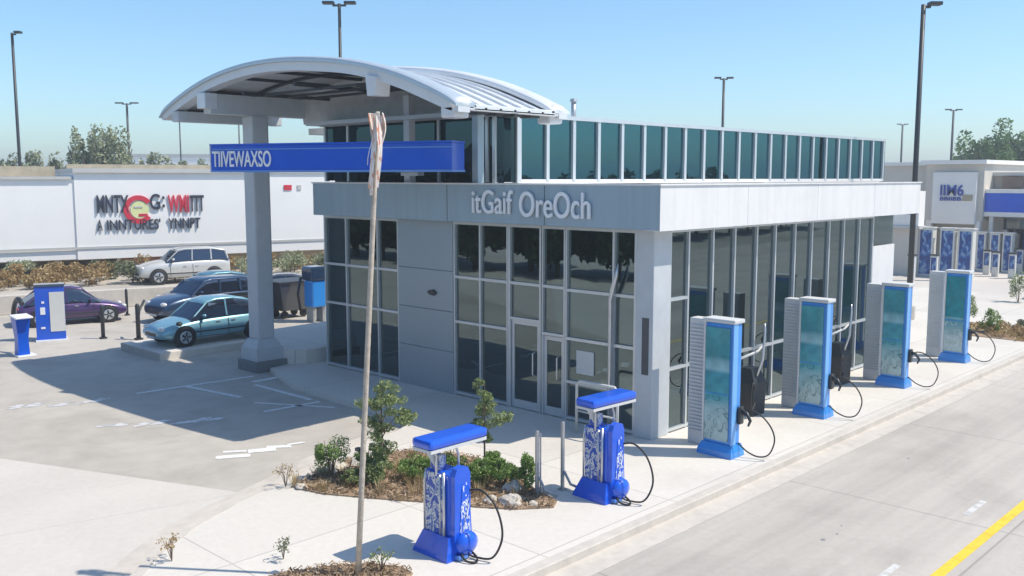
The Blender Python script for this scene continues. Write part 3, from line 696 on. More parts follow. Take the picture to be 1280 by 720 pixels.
# ------------------------------------------------------------------ blue pumps
def pump(loc, label, rz=0):
    t = thing('air_pump', label, 'pump', loc, rz, 'blue air pumps near the kerb corner')
    # -x face carries the mottled front, -y face the blue side column
    MB().loft([[(-.24, -.26, 0), (.24, -.26, 0), (.24, .38, 0), (-.24, .38, 0)], [(-.23, -.25, .06), (.23, -.25, .06), (.23, .36, .06), (-.23, .36, .06)], [(-.17, -.22, .30), (.22, -.22, .30), (.22, .25, .30), (-.17, .25, .30)]]).build('base', M['pblue'], t, smooth=False)
    MB().box(-.12, .20, -.19, .24, .28, 1.10, .03).build('body', M['pblue'], t)
    MB().box(-.145, -.119, -.10, .22, .29, 1.08, .01).build('front_panel', M['pfront'], t)
    a = MB().tube([(-.15, -.12, .22), (-.15, -.12, 1.12)], .02, 8); a.tube([(-.15, -.05, .26), (-.15, -.05, 1.08)], .012, 6); a.tube([(-.15, .235, .3), (-.15, .235, .95), (-.13, .22, 1.1)], .015, 6)
    a.build('silver_trim', M['silver'], t, smooth=True)
    # side column with rounded head
    prof = [(-.10, .1), (-.11, .32), (-.10, .6), (-.10, 1.08), (-.06, 1.17), (.04, 1.2), (.14, 1.17), (.18, 1.08), (.18, .6), (.2, .32), (.22, .1)]
    MB().prism(prof, -.27, -.185, 'y').build('side_column', M['pblue'], t)
    MB().prism([(-.02, .33), (.0, .62), (.02, .92), (.10, .98), (.14, .9), (.15, .6), (.17, .33)], -.278, -.268, 'y').build('side_graphic', M['pside'], t)
    MB().sphere((.08, -.29, .2), .17, (1.1, .6, .9)).build('front_boss', M['pblue'], t, smooth=True)
    # neck
    a = MB().box(-.1, .02, .0, .18, 1.1, 1.3, .02); a.build('neck_box', M['pfront'], t)
    for x, y in ((-.14, .02), (.12, -.12)):
        MB().tube([(x, y, 1.05), (x, y, 1.30), (x-.05, y, 1.42)], .016, 6).build('canopy_support', M['silver'], t)
    MB().prism([(-.30, 1.40), (-.13, 1.16), (-.09, 1.2), (-.17, 1.40)], .05, .065, 'y').build('gusset', M['louver'], t)
    # roof bar
    MB().box(-.42, .62, -.17, .18, 1.452, 1.575, .05).build('canopy', M['pblue'], t)
    MB().box(-.40, .60, -.16, .18, 1.41, 1.45).build('canopy_underside', M['louver'], t)
    # hose
    pts = [(.16, -.24, .85), (.22, -.42, .88), (.25, -.62, .74), (.25, -.74, .50), (.24, -.74, .28), (.2, -.62, .06), (.12, -.42, .035), (.08, -.34, .06), (.06, -.28, .12)]
    MB().tube(smoothc3(pts), .014, 6).build('hose', M['black'], t, smooth=True)
    MB().tube(smoothc3([(-.02, -.27, .14), (-.06, -.4, .04), (.02, -.5, .02), (.12, -.44, .03), (.14, -.34, .07)]), .015, 6).build('hose', M['black'], t, smooth=True)
    MB().box(-.1, .06, -.34, -.25, .02, .07, .01).build('foot_pedal', M['bluehi'], t)
    return t
p0 = pump((8.17, 9.05, 0), 'nearest blue air pump, standing alone on the pavement near the wooden pole')
p1 = copy_tree(p0); p1.location = (11.35, 8.92, 0); p1['label'] = 'blue air pump beside the two slim metal posts in front of the shop corner'
p1.rotation_euler = (0, 0, radians(-3)); p1.scale = p0.scale = (1, 1.08, 1.045)

# two slim posts
for i, (x, y, z, dx, lab) in enumerate(((10.72, 9.72, 1.05, -.03, 'shorter slim metal post at the tip of the mulch bed'), (11.22, 9.62, 1.12, .02, 'taller slim metal post nearer the second blue pump'))):
    t = thing('slim_post', lab, 'post', (x, y, 0), group='slim metal posts by the second pump')
    MB().box(-.03, .03, -.02, .02, 0, z, .008).build('upright', M['galv'], t)
    if i == 0: MB().box(.035, .05, -.045, -.02, .1, z-.04).build('flange', M['silver'], t)
    MB().tube([(.02, -.02, .30), (.06, -.12, .1), (.16, -.30, .03)], .022, 6).build('foot_brace', M['galv'], t, smooth=True)
    MB().box(-.06, .06, -.06, .06, 0, .015).build('base_plate', M['galv'], t)

# wooden pole with ragged ribbon
wp = thing('wooden_pole', 'tall thin leaning weathered wooden pole topped with ragged faded ribbon', 'pole', (6.88, 9.28, 0))
d = Vector((.17, -.03, 0))
P_ = [(.24*f, -.25*f, 5.78*f) for f in (0, .2, .45, .7, .96, 1)]
MB().tube(P_, [.038, .036, .034, .032, .03, .025], 8).build('shaft', M['wood'], wp, smooth=True)
MB().box(.03, .09, -.03, .05, 1.62, 1.66).build('cleat', M['dark'], wp)
rr = random.Random(2)
for i in range(7):
    a_ = i*.9; r_ = .045+.012*rr.random(); z1 = 5.78-.05*rr.random(); z0 = z1-(.5+.65*rr.random()); 
    w = .04
    pts = []
    a = MB(); rings = []
    for k in range(8):
        f = k/7; z = z1+(z0-z1)*f; rad = r_+.02+.04*sin(f*5+i)*(1-f*.4)
        cx = .24*z/5.78+cos(a_)*rad; cy = -.25*z/5.78+sin(a_)*rad
        t_ = (-sin(a_)*w*(1-.5*f), cos(a_)*w*(1-.5*f))
        rings.append([(cx-t_[0], cy-t_[1], z), (cx+t_[0], cy+t_[1], z), (cx+t_[0]+.004, cy+t_[1]+.004, z), (cx-t_[0]+.004, cy-t_[1]+.004, z)])
    a.loft(rings); a.build('ribbon', M['rag'], wp)

# ------------------------------------------------------------------ planting
bed = [(8.25, 12.88), (8.4, 12.2), (8.85, 11.42), (9.25, 10.77), (9.67, 10.0), (10.0, 9.52), (10.47, 9.15), (10.72, 9.3), (10.95, 10.1), (11.45, 10.9), (11.45, 11.9), (10.9, 13.0), (10.2, 13.55), (9.0, 13.2)]
struct(MB().poly(bed, -.03, .022).build('mulch_bed', M['mulch']))
bed2 = [(6.35, 9.75), (6.5, 9.45), (6.85, 9.1), (7.05, 8.85), (7.2, 8.72), (7.42, 8.85), (7.45, 9.1), (7.25, 9.45), (6.9, 9.75), (6.4, 10.0), (6.1, 10.1)]
struct(MB().poly(bed2, -.03, .022).build('mulch_patch', M['mulch']))
def inside(p, poly):
    c = False; n_ = len(poly); j_ = n_-1
    for i in range(n_):
        if (poly[i][1] > p[1]) != (poly[j_][1] > p[1]) and p[0] < (poly[j_][0]-poly[i][0])*(p[1]-poly[i][1])/(poly[j_][1]-poly[i][1])+poly[i][0]: c = not c
        j_ = i
    return c
def chips(poly, n_, name, m, label, cat, size, seed, h=.05, flat=.25):
    r_ = random.Random(seed); a = MB(); xs_ = [p[0] for p in poly]; ys_ = [p[1] for p in poly]; k = 0
    while k < n_:
        p = (r_.uniform(min(xs_), max(xs_)), r_.uniform(min(ys_), max(ys_)))
        if not inside(p, poly): continue
        k += 1; s_ = size*r_.uniform(.5, 1.4); z = .025+r_.random()*h
        nn = Vector((r_.gauss(0, .7), r_.gauss(0, .7), 1)).normalized(); ax = nn.orthogonal().normalized(); ax.rotate(Matrix.Rotation(r_.uniform(0, 6.3), 3, nn)); bx_ = nn.cross(ax); P0 = Vector((p[0], p[1], z))
        a.bm.faces.new([a.bm.verts.new(P0+ax*s_+bx_*s_*flat), a.bm.verts.new(P0-ax*s_+bx_*s_*flat), a.bm.verts.new(P0-ax*s_-bx_*s_*flat), a.bm.verts.new(P0+ax*s_-bx_*s_*flat)])
    return tag(a.build(name, m), label, cat, kind='stuff')
chips(bed, 5200, 'mulch_chips', M['chip'], 'dry brown wood chips covering the planting bed', 'mulch', .035, 1)
chips(bed2, 900, 'mulch_chips', M['chip'], 'wood chips round the foot of the wooden pole', 'mulch', .03, 2)
# dry ground cover tufts
def blades(mb, c, n_, h, spread, seed, w=.006):
    r_ = random.Random(seed); b = mb.bm
    for _ in range(n_):
        a_ = r_.uniform(0, 6.28); rd = spread*sqrt(r_.random())*.5; x, y = c[0]+cos(a_)*rd, c[1]+sin(a_)*rd
        hh = h*r_.uniform(.5, 1.1); lean = r_.uniform(.1, .8)*hh; t_ = Vector((-sin(a_), cos(a_), 0))*w
        p0_ = Vector((x, y, .02)); p1_ = Vector((x+cos(a_)*lean*.35, y+sin(a_)*lean*.35, .02+hh*.6)); p2_ = Vector((x+cos(a_)*lean, y+sin(a_)*lean, .02+hh))
        b.faces.new([b.verts.new(p0_-t_), b.verts.new(p0_+t_), b.verts.new(p1_+t_), b.verts.new(p1_-t_)]); b.faces.new([b.verts.new(p1_-t_), b.verts.new(p1_+t_), b.verts.new(p2_)])
a = MB(); r_ = random.Random(11); k = 0
while k < 46:
    p = (r_.uniform(8.3, 11.3), r_.uniform(9.4, 13.2))
    if inside(p, bed): blades(a, p, 26, r_.uniform(.1, .26), .22, k); k += 1
tag(a.build('dry_grass', M['straw']), 'tufts of straw-coloured dry grass between the shrubs', 'dry grass', kind='stuff')
def shrub(x, y, h, w, label, m='leafA', n_=520, seed=0, leaf=.035, z0=0):
    t = thing('shrub', label, 'shrub', (x, y, .02+z0), group='low shrubs in the mulch bed')
    a = MB(); leaves(a, (0, 0, h*.55), (w, w, h*.5), int(n_*1.6), leaf*.8, seed, clumps=11, csize=.42, up=.5, flat=.38)
    a.build('foliage', M[m], t)
    a = MB(); rs = random.Random(seed+99)
    for _ in range(5):
        dx, dy = rs.uniform(-.6, .6)*w, rs.uniform(-.6, .6)*w; a.tube([(0, 0, 0), (dx*.4, dy*.4, h*.35), (dx, dy, h*.8)], [.012, .009, .004], 5)
    a.build('stems', M['bark'], t); return t
SH = [(8.95, 12.75, .78, .27, 'tall narrow green shrub at the far left tip of the bed'), (9.35, 12.0, .42, .3, 'low olive shrub just right of the leftmost tall shrub'),
 (9.55, 12.55, .5, .3, 'rounded shrub at the foot of the left sapling'), (9.9, 11.7, .45, .32, 'broad low shrub left of the nearest pump'),
 (10.2, 11.2, .42, .26, 'small shrub directly behind the nearest pump'), (10.35, 10.6, .48, .25, 'small shrub at the foot of the right sapling'),
 (10.62, 10.35, .5, .22, 'bright green shrub between the right sapling and the pale rock'), (10.72, 9.98, .62, .2, 'upright bright green shrub beside the shorter slim post'),
 (9.0, 12.2, .3, .22, 'smallest low shrub near the sidewalk edge of the bed'), (11.0, 11.0, .4, .25, 'shrub nearest the shop entrance')]
for i, (x, y, h, w, lab) in enumerate(SH): shrub(x, y, h, w, lab, 'leafA' if i not in (1, 8) else 'leafB', 1150, 20+i)
def sapling(x, y, h, blobs, label, seed, n_=300):
    t = thing('young_tree', label, 'sapling', (x, y, .02), group='young trees in the mulch bed')
    a = MB(); a.tube([(0, 0, 0), (.01, .01, h*.4), (-.01, 0, h*.75), (.01, 0, h)], [.018, .015, .011, .005], 6)
    rs = random.Random(seed)
    for b in blobs:
        a.tube([(0, 0, max(.1, b[2]-.35)), (b[0]*.5, b[1]*.5, b[2]-.12), (b[0], b[1], b[2]+.05)], [.01, .007, .004], 5)
    a.build('trunk', M['bark'], t)
    a = MB()
    for k, b in enumerate(blobs): leaves(a, b[:3], (b[3], b[3], b[4]), int(2.3*n_*b[3]/.25), .031, seed+k, clumps=7, csize=.45, up=.4, flat=.4)
    a.build('crown', M['leafB'], t); return t
sapling(9.52, 12.1, 1.55, [(0, 0, 1.48, .30, .2), (-.14, .1, 1.25, .26, .16), (.14, -.22, 1.05, .30, .18), (0, 0, .8, .3, .18), (.05, -.24, 1.3, .24, .16), (-.1, .2, .98, .22, .15), (0, .05, .5, .26, .18)], 'left sapling with a bushy pale green crown behind the wooden pole', 41)
sapling(10.72, 10.9, 1.6, [(.0, .14, 1.55, .13, .16), (.02, -.05, 1.35, .2, .16), (0, .12, 1.16, .24, .16), (.1, -.18, 1.04, .26, .16), (-.1, .05, .9, .22, .14), (.02, .0, .68, .16, .1)], 'right sapling with a sparse crown between the two blue pumps', 61, 230)
# small weeds by the pole and curb
def weed(x, y, h, label, m, seed):
    a = MB(); rs = random.Random(seed)
    t = thing('weed', label, 'weed', (x, y, 0), group='small weeds on the corner')
    b = MB()
    for _ in range(7):
        dx, dy = rs.uniform(-.4, .4)*h, rs.uniform(-.4, .4)*h; a.tube([(0, 0, 0), (dx*.4, dy*.4, h*.5), (dx, dy, h*rs.uniform(.7, 1.05))], [.006, .005, .002], 4)
        leaves(b, (dx, dy, h*.75), (h*.22, h*.22, h*.25), 20, .02, rs.randrange(9999), 3, .6)
    a.build('stems', M['bark'], t); b.build('leaves', M[m], t)
weed(7.2, 9.2, .3, 'small green weed in the mulch patch right of the wooden pole', 'leafB', 5)
weed(6.55, 10.45, .28, 'wispy weed on the pavement left of the wooden pole', 'leafD', 6)
weed(8.2, 12.95, .38, 'dry thin-stemmed weed at the curb left of the bed', 'leafE', 8)
weed(5.5, 11.45, .32, 'dry brown weed at the bottom curve of the kerb', 'leafE', 9)
# rocks
def rock(x, y, r, sc, label, seed):
    a = MB(); rs = random.Random(seed); q = bmesh.ops.create_icosphere(a.bm, subdivisions=3, radius=r)
    from mathutils import noise
    for v in a.bm.verts:
        n_ = noise.noise(v.co*3.2/r*.3+Vector((seed, 0, 0)))+.5*noise.noise(v.co*7/r*.3+Vector((0, seed, 0)))
        v.co *= 1+.42*n_; v.co.x *= sc[0]; v.co.y *= sc[1]; v.co.z *= sc[2]
    o = a.build('rock', M['rock'], smooth=False); o.location = (x, y, r*sc[2]*.35); return tag(o, label, 'rock', 'pale rocks in the mulch bed')
for i, (x, y, r, sc, lab) in enumerate(((10.15, 9.72, .17, (1, 1.2, .75), 'large pale rock right of the nearest pump at the sidewalk edge'), (9.98, 10.02, .12, (1, 1, .7), 'small rock just left of the large pale rock'),
   (10.6, 10.12, .16, (1, 1, .9), 'upright pale rock beside the bright green shrubs'), (10.0, 13.1, .24, (1.6, 1.1, .45), 'flat broad rock behind the left sapling'), (9.25, 13.1, .22, (1.4, 1, .5), 'flat pale rock at the far left of the bed'),
   (8.33, 12.72, .09, (1, 1.3, .6), 'small rock at the sidewalk tip of the bed'), (10.35, 9.45, .08, (1, 1, .6), 'tiny rock near the shorter slim post'), (9.9, 12.7, .18, (1, 1, .7), 'grey-white rock under the left sapling'))):
    rock(x, y, r, sc, lab, 3*i+1)

# ------------------------------------------------------------------ cars
def car(name, label, loc, heading, Lc, Wc, Hc, m, kind='sedan', group=None):
    """front towards local +x"""
    t = thing(name, label, 'car', loc, heading, group)
    h2 = Lc/2; w = Wc/2; sc = Hc/1.4
    belt = .86*sc
    if kind == 'sedan':
        st_ = [(-1, .30, .62, .70), (-.97, .22, .80, .86), (-.8, .2, .88, .95), (-.45, .2, .90, 1), (0, .2, .88, 1), (.35, .2, .86, 1), (.6, .2, .80, .98), (.85, .22, .68, .93), (.97, .26, .56, .80), (1, .32, .50, .68)]
        gh = [(-.84, .86, .90, .78), (-.55, .88, 1.30, .62), (-.30, .88, 1.40, .60), (0, .88, 1.40, .60), (.16, .87, 1.33, .62), (.50, .80, .84, .78)]
    else:
        st_ = [(-1, .32, .9, .8), (-.98, .24, .98, .90), (-.8, .22, 1.0, .97), (-.4, .22, 1.0, 1), (0, .22, .98, 1), (.4, .22, .95, 1), (.65, .22, .90, .97), (.88, .25, .80, .92), (.98, .28, .66, .82), (1, .34, .60, .72)]
        gh = [(-.97, .95, 1.0, .84), (-.86, .97, 1.34, .74), (-.6, .97, 1.42, .70), (0, .97, 1.43, .70), (.15, .95, 1.38, .70), (.45, .90, .95, .82)]
    rings = []
    for fx, zb, zt, fw in st_:
        x = fx*h2; ww = w*fw; zb *= sc; zt *= sc
        half = [(0, zb), (ww*.82, zb), (ww*.97, zb+.1*sc), (ww, zb+(zt-zb)*.45), (ww*.97, zb+(zt-zb)*.78), (ww*.86, zt-.015), (ww*.5, zt+.015), (0, zt+.02)]
        ring = [(x, y, z) for y, z in half]+[(x, -y, z) for y, z in half[-2:0:-1]]
        rings.append(ring)
    body = MB().loft(rings).build('body', m, t, smooth=True)
    md = body.modifiers.new('smooth', 'SUBSURF'); md.levels = 1; md.render_levels = 2
    # cabin glass and painted roof
    rings = []; roofr = []
    for fx, zb, zt, fw in gh:
        x = fx*h2; zb *= sc; zt *= sc; wb = w*.90; wt = w*fw+.03 if zt > zb+.12 else w*.82
        half = [(0, zb-.04), (wb, zb-.04), (wb*.35+wt*.65, zb*.3+zt*.7), (wt, zt-.03), (wt*.8, zt), (0, zt+.01)]
        rings.append([(x, y, z) for y, z in half]+[(x, -y, z) for y, z in half[-2:0:-1]])
        if zt > 1.2*sc: roofr.append((x, wt, zt))
    MB().loft(rings).build('windows', M['carglass'], t, smooth=False)
    a = MB(); rr_ = []
    for x, wt, zt in [(roofr[0][0]-.12, roofr[0][1], roofr[0][2]-.06)]+roofr+[(roofr[-1][0]+.10, roofr[-1][1], roofr[-1][2]-.06)]:
        half = [(wt+.015, zt-.05), (wt*.93, zt+.012), (wt*.5, zt+.03), (0, zt+.035)]
        top_ = [(x, y, z) for y, z in half]+[(x, -y, z) for y, z in half[-2::-1]]
        rr_.append(top_+[(x, -wt+.02, zt-.06), (x, wt-.02, zt-.06)])
    a.loft(rr_).build('roof', m, t, smooth=True)
    # pillars
    wb = w*.905; zr = roofr[0][2]-.03; wt = roofr[0][1]+.012
    def pil(p, q, r): MB().tube([p, q], r, 5).build('pillar', m, t)
    for sgn in (-1, 1):
        pil((gh[-1][0]*h2, sgn*wb*.92, gh[-1][1]*sc-.02), (roofr[-1][0]+.05, sgn*wt, roofr[-1][2]-.04), .028)
        pil((gh[0][0]*h2*.96, sgn*wb*.95, gh[0][1]*sc), (roofr[0][0]-.05, sgn*wt, roofr[0][2]-.05), .05)
        pil((-.12*h2, sgn*wb, gh[2][1]*sc-.02), (-.14*h2, sgn*wt, gh[2][2]*sc-.04), .03)
        if kind != 'sedan': pil((-.55*h2, sgn*wb, gh[2][1]*sc-.02), (-.55*h2, sgn*wt, gh[2][2]*sc-.04), .04)
    wr = .31*sc
    for fx in (-.60, .62):
        for sgn in (-1, 1):
            ar = MB().tube([(fx*h2, sgn*(w*.80), wr+.01), (fx*h2, sgn*(w*1.004), wr+.01)], wr*1.14, 20).build('wheel_arch', M['black'], t)
            wh = MB().tube([(fx*h2, sgn*(w*.76), wr), (fx*h2, sgn*(w*1.0), wr), (fx*h2, sgn*(w*1.02), wr)], [wr, wr, wr*.92], 20).build('wheel', M['black'], t, smooth=False)
            r = MB().tube([(fx*h2, sgn*(w*1.02), wr), (fx*h2, sgn*(w*1.03), wr)], [wr*.64, wr*.56], 14)
            r.build('rim', M['silver'], wh)
            hub = MB()
            for q in range(5):
                an = q*2*pi/5+.3; hub.tube([(fx*h2+cos(an)*wr*.1, sgn*w*1.034, wr+sin(an)*wr*.1), (fx*h2+cos(an+.25)*wr*.55, sgn*w*1.034, wr+sin(an+.25)*wr*.55)], wr*.09, 4)
            hub.build('hub_gaps', M['blackp'], wh)
    for sgn in (-1, 1):
        zf = (.58 if kind == 'sedan' else .68)*sc
        MB().sphere((h2*.935, sgn*w*.60, zf), .13*sc, (.75, 1.25, .6)).build('headlight', M['lamp'], t, smooth=True)
        MB().sphere((-h2*.955, sgn*w*.62, zf*1.18), .12*sc, (.5, 1.2, .6)).build('taillight', M['tail'], t, smooth=True)
        MB().sphere((.30*h2, sgn*(w*1.02), .93*sc if kind == 'sedan' else 1.02*sc), .09*sc, (.7, 1, .6), 8, 6).build('wing_mirror', m, t, smooth=True)
        MB().box(-.55*h2, .5*h2, sgn*w*.985-.008, sgn*w*.985+.008, .42*sc, .46*sc).build('side_moulding', M['blackp'], t)
    for sgn in (-1, 1):
        for fx in (-.13, .36): MB().box(fx*h2-.006, fx*h2+.006, sgn*w*.992-.006, sgn*w*.992+.006, .3*sc, .8*sc).build('door_gap', M['blackp'], t)
        for fx in (-.22, .05): MB().box(fx*h2-.07, fx*h2+.07, sgn*w*.99-.012, sgn*w*.99+.012, .70*sc, .73*sc).build('door_handle', M['silver'], t)
    MB().box(h2*.955, h2*1.0, -w*.42, w*.42, .36*sc, .46*sc, .01).build('grille', M['blackp'], t)
    MB().box(h2*.99, h2*1.006, -.2, .2, .27*sc, .35*sc).build('number_plate', M['louver'], t)
    return t
car('parked_car', 'light blue sedan parked in the canopy shade behind the bollards', (14.15, 26.35, .1), radians(180), 3.7, 1.55, 1.3, M['carblue'])
car('parked_car', 'dark navy pickup-like car parked behind the light blue sedan', (17.0, 32.0, LOT), radians(184), 4.0, 1.7, 1.45, M['cardark'], 'suv')
car('parked_car', 'teal sedan partly hidden behind the dark navy car', (18.2, 33.6, LOT), radians(176), 4.0, 1.7, 1.5, M['carteal'])
car('parked_car', 'silver white people carrier parked farthest back by the hedge', (22.3, 43.9, LOT), radians(166), 4.3, 1.85, 1.65, M['carwhite'], 'suv')
car('parked_car', 'purple sedan parked behind the blue and white pay station', (13.2, 34.4, LOT), radians(-14), 3.6, 1.6, 1.3, M['carpurple'])
car('parked_car', 'dark grey car seen just right of the big canopy column', (20.3, 32.2, LOT), radians(150), 3.6, 1.6, 1.35, M['cargrey'])
# motorbike-like dark trolley in front of the navy car: a low dark trailer
tr = thing('utility_trailer', 'low dark flat trailer between the navy car and the canopy column', 'trailer', (17.6, 30.4, LOT), radians(170))
MB().box(-.9, .9, -.5, .5, .45, .6, .03).build('deck', M['dark'], tr); MB().box(-.9, .9, -.52, -.46, .6, .95).build('side_rail', M['blackp'], tr); MB().box(-.9, .9, .46, .52, .6, .95).build('side_rail', M['blackp'], tr)
for sgn in (-1, 1): MB().tube([(-.1, sgn*.54, .25), (-.1, sgn*.68, .25)], .25, 16).build('wheel', M['black'], tr)
MB().tube([(.9, 0, .5), (1.5, 0, .42)], .04, 6).build('drawbar', M['dark'], tr)

# dumpster and blue machine right of the column
dm = thing('waste_skip', 'dark grey wheeled skip right of the canopy column', 'skip', (19.3, 29.9, LOT), radians(0))
MB().loft([[(-.55, -.45, .3), (.55, -.45, .3), (.55, .45, .3), (-.55, .45, .3)], [(-.75, -.6, 1.3), (.75, -.6, 1.3), (.75, .6, 1.3), (-.75, .6, 1.3)]]).build('tub', M['cargrey'], dm)
MB().box(-.8, .8, -.65, .65, 1.302, 1.38, .02).build('lid', M['blackp'], dm)
for sx_ in (-.4, .4):
    for sy_ in (-.3, .3): MB().tube([(sx_, sy_-.04, .14), (sx_, sy_+.04, .14)], .14, 10).build('wheel', M['black'], dm)
bm_ = thing('blue_machine', 'bright blue vacuum machine with dark hood beside the left window edge', 'vacuum machine', (19.3, 28.2, LOT), 0)
MB().box(-.3, .3, -.28, .28, .55, 1.5, .06).build('drum', M['kblue'], bm_); MB().box(-.36, .3, -.34, .34, 1.502, 2.0, .08).build('hood', M['cardark'], bm_)
for sx_ in (-.2, .2): MB().box(sx_-.05, sx_+.05, -.2, .2, 0, .549).build('leg', M['galv'], bm_)
MB().tube([(-.4, .3, 1.6), (-.5, .35, 1.0), (-.4, .35, .4)], .05, 6).build('hose', M['blackp'], bm_, smooth=True)

# bollards
for i, (x, y, h, r, lab, mm) in enumerate(((12.5, 30.1, 1.1, .06, 'slim dark bollard right of the purple car', 'dark'), (13.2, 29.1, 1.15, .07, 'dark bollard at the nose corner of the island', 'dark'), (12.9, 25.75, .95, .10, 'thick black bollard in front of the light blue sedan', 'black'), (15.3, 34.6, 1.0, .05, 'far thin bollard by the low wall', 'dark'))):
    t = thing('bollard', lab, 'bollard', (x, y, LOT), group='bollards round the parking bays')
    MB().tube([(0, 0, 0), (0, 0, h-.06), (0, 0, h)], [r, r, r*.6], 10).build('shaft', M[mm], t, smooth=True)
    MB().box(-r*1.5, r*1.5, -r*1.5, r*1.5, 0, .05).build('foot', M['dark'], t)
    if i == 1: MB().tube([(0, 0, .55), (.1, .1, .9), (.35, .25, 1.2)], .045, 6).build('arm', M['dark'], t, smooth=True)

# pay station at the left
ps = thing('pay_station', 'blue and white L-shaped pay station panel on the left of the lot', 'pay station', (11.25, 31.0, LOT), radians(70))
ps.scale = (1, .56, 1.0)
MB().box(-.2, .2, -.75, .75, .02, 1.72, .02).build('cabinet', M['blue'], ps)
MB().box(-.215, -.201, -.74, .02, .3, 1.55).build('white_panel', M['cream'], ps)
MB().box(-.225, .22, -.78, .78, 1.722, 1.80, .01).build('hood', M['cardark'], ps)
MB().box(-.215, -.201, .25, .5, .85, 1.08).build('keypad', M['letter'], ps); MB().box(-.215, -.201, .28, .42, 1.2, 1.27).build('card_slot', M['letter'], ps); MB().box(-.215, -.201, .28, .5, .4, .46).build('slot', M['letter'], ps)
MB().box(-.3, .3, -.8, .8, 0, .05).build('plinth', M['letter'], ps)
vs = thing('vacuum_stand', 'blue vacuum pedestal with pale tray and coiled dark hose at the far left', 'vacuum machine', (9.62, 28.8, LOT), 0)
MB().loft([[(-.16, -.16, .0), (.16, -.16, .0), (.16, .16, .0), (-.16, .16, .0)], [(-.14, -.14, .5), (.14, -.14, .5), (.14, .14, .5), (-.14, .14, .5)], [(-.2, -.2, 1.12), (.2, -.2, 1.12), (.2, .2, 1.12), (-.2, .2, 1.12)]]).build('pedestal', M['blue'], vs)
MB().box(-.26, .22, -.3, .24, 1.15, 1.20, .02, Matrix.Rotation(radians(5), 4, 'X')).build('tray', M['letter'], vs)
MB().box(-.2, .3, -.25, .15, 0, .05, .01).build('foot_plate', M['letter'], vs)
MB().tube(smoothc3([(.1, .1, 1.5), (.1, .4, 1.62), (.1, .75, 1.35), (.1, .85, .9), (.1, .6, .55), (.1, .2, .6)]), .07, 8).build('hose', M['blackp'], vs, smooth=True)
MB().tube([(.1, .75, 0), (.1, .75, 1.3)], .03, 6).build('hose_post', M['dark'], vs)

# ------------------------------------------------------------------ left background store
ang2 = atan2(-3.6, 14.0)
ws = thing('white_store', 'long white store with a red ringed logo sign behind the car park', 'building', (14.2, 44.8, LOT), ang2)
k_ = 1.12; ws.location = (14.2*k_, 44.8*k_, 5+(LOT-5)*k_); ws.scale = (k_, k_, k_)
Z0 = -LOT
MB().box(-22, 3.2, 0, 14, 1.30+Z0, 4.92+Z0).build('wall', M['bgwhite'], ws)
MB().box(3.201, 40, -.06, 14, 1.28+Z0, 5.22+Z0).build('wall', M['bgwhite'], ws)
MB().box(-22, 3.1, -.12, 14.1, 4.921+Z0, 5.05+Z0).build('coping', M['bgtrim'], ws)
MB().box(3.15, 11.8, -.2, 14.1, 5.221+Z0, 5.42+Z0).build('coping', M['bgtrim'], ws)
MB().box(11.801, 40, -.14, 14.1, 5.221+Z0, 5.34+Z0).build('coping', M['bgtrim'], ws)
MB().box(-22, 40, -.1, -.061, 1.75+Z0, 1.86+Z0).build('wall_ledge', M['bgtrim'], ws)
MB().box(-22, 40, .5, .7, 0, 1.27+Z0).build('base_wall', M['tan'], ws)
MB().box(5.2, 9.2, .42, .499, 0, 1.25+Z0).build('brick_panel', M['brick'], ws)
for x0_, x1_ in ((-9, -4.5), (-3.9, -.6), (-.4, 2.2), (2.6, 4.9)):
    MB().box(x0_, x1_, .44, .499, .55, 1.2+Z0).build('shop_window', M['dglass'], ws)
for x0_ in (-4.2, -.5, 2.4, 5.0, 13, 17): MB().box(x0_-.07, x0_+.07, .3, .499, 0, 1.27+Z0).build('pier', M['bgbeige'], ws)
MB().box(4, 40, 9, 9.2, 5.43+Z0, 5.72+Z0).build('roof_screen', M['tan'], ws)
MB().box(-22, 3, 5, 5.2, 5.06+Z0, 5.55+Z0).build('roof_screen', M['tan'], ws)
RZ = (radians(90), 0, 0)
text('MNTX', 1, .03, 'store_lettering', M['ink'], ws, (4.1, -.12, 3.38+Z0), RZ, extra=.012, fit=(1.38, .82))
text('G', 1, .03, 'store_lettering', M['ink'], ws, (6.42, -.12, 3.5+Z0), RZ, extra=.012, fit=(.46, .74))
for z_ in (3.6, 3.98): MB().box(6.98, 7.08, -.14, -.1, z_+Z0, z_+.14+Z0).build('colon_dot', M['ink'], ws)
text('WMI', 1, .03, 'store_lettering', M['red'], ws, (7.24, -.12, 3.34+Z0), RZ, extra=.012, fit=(.95, .84))
text('TTT', 1, .03, 'store_lettering', M['ink'], ws, (8.24, -.12, 3.38+Z0), RZ, extra=.012, fit=(.66, .78))
for wd, u0, wdt in (("A", 4.08, .22), ("INNTURES'", 4.5, 2.35), ("YNNPT", 7.2, 1.5)):
    text(wd, 1, .03, 'store_lettering', M['ink'], ws, (u0, -.12, 2.58+Z0), RZ, extra=.006, fit=(wdt, .5))
a = MB(); N_ = 40
for rng in ((0, 32),):
    rings = []
    for k in range(rng[0], rng[1]+1):
        t_ = radians(35)+k/N_*2*pi; ro, ri = .66, .44
        rings.append([(ro*cos(t_), -.02, ro*sin(t_)), (ro*cos(t_), .05, ro*sin(t_)), (ri*cos(t_), .05, ri*sin(t_)), (ri*cos(t_), -.02, ri*sin(t_))])
    a.loft(rings)
lg = a.build('logo_ring', M['red'], ws, (5.9, -.13, 3.52+Z0))
MB().prism([(.41*cos(k*pi/12), .41*sin(k*pi/12)) for k in range(24)], -.005, .05, 'y').build('logo_disc', M['lime'], ws, (5.95, -.12, 3.5+Z0))
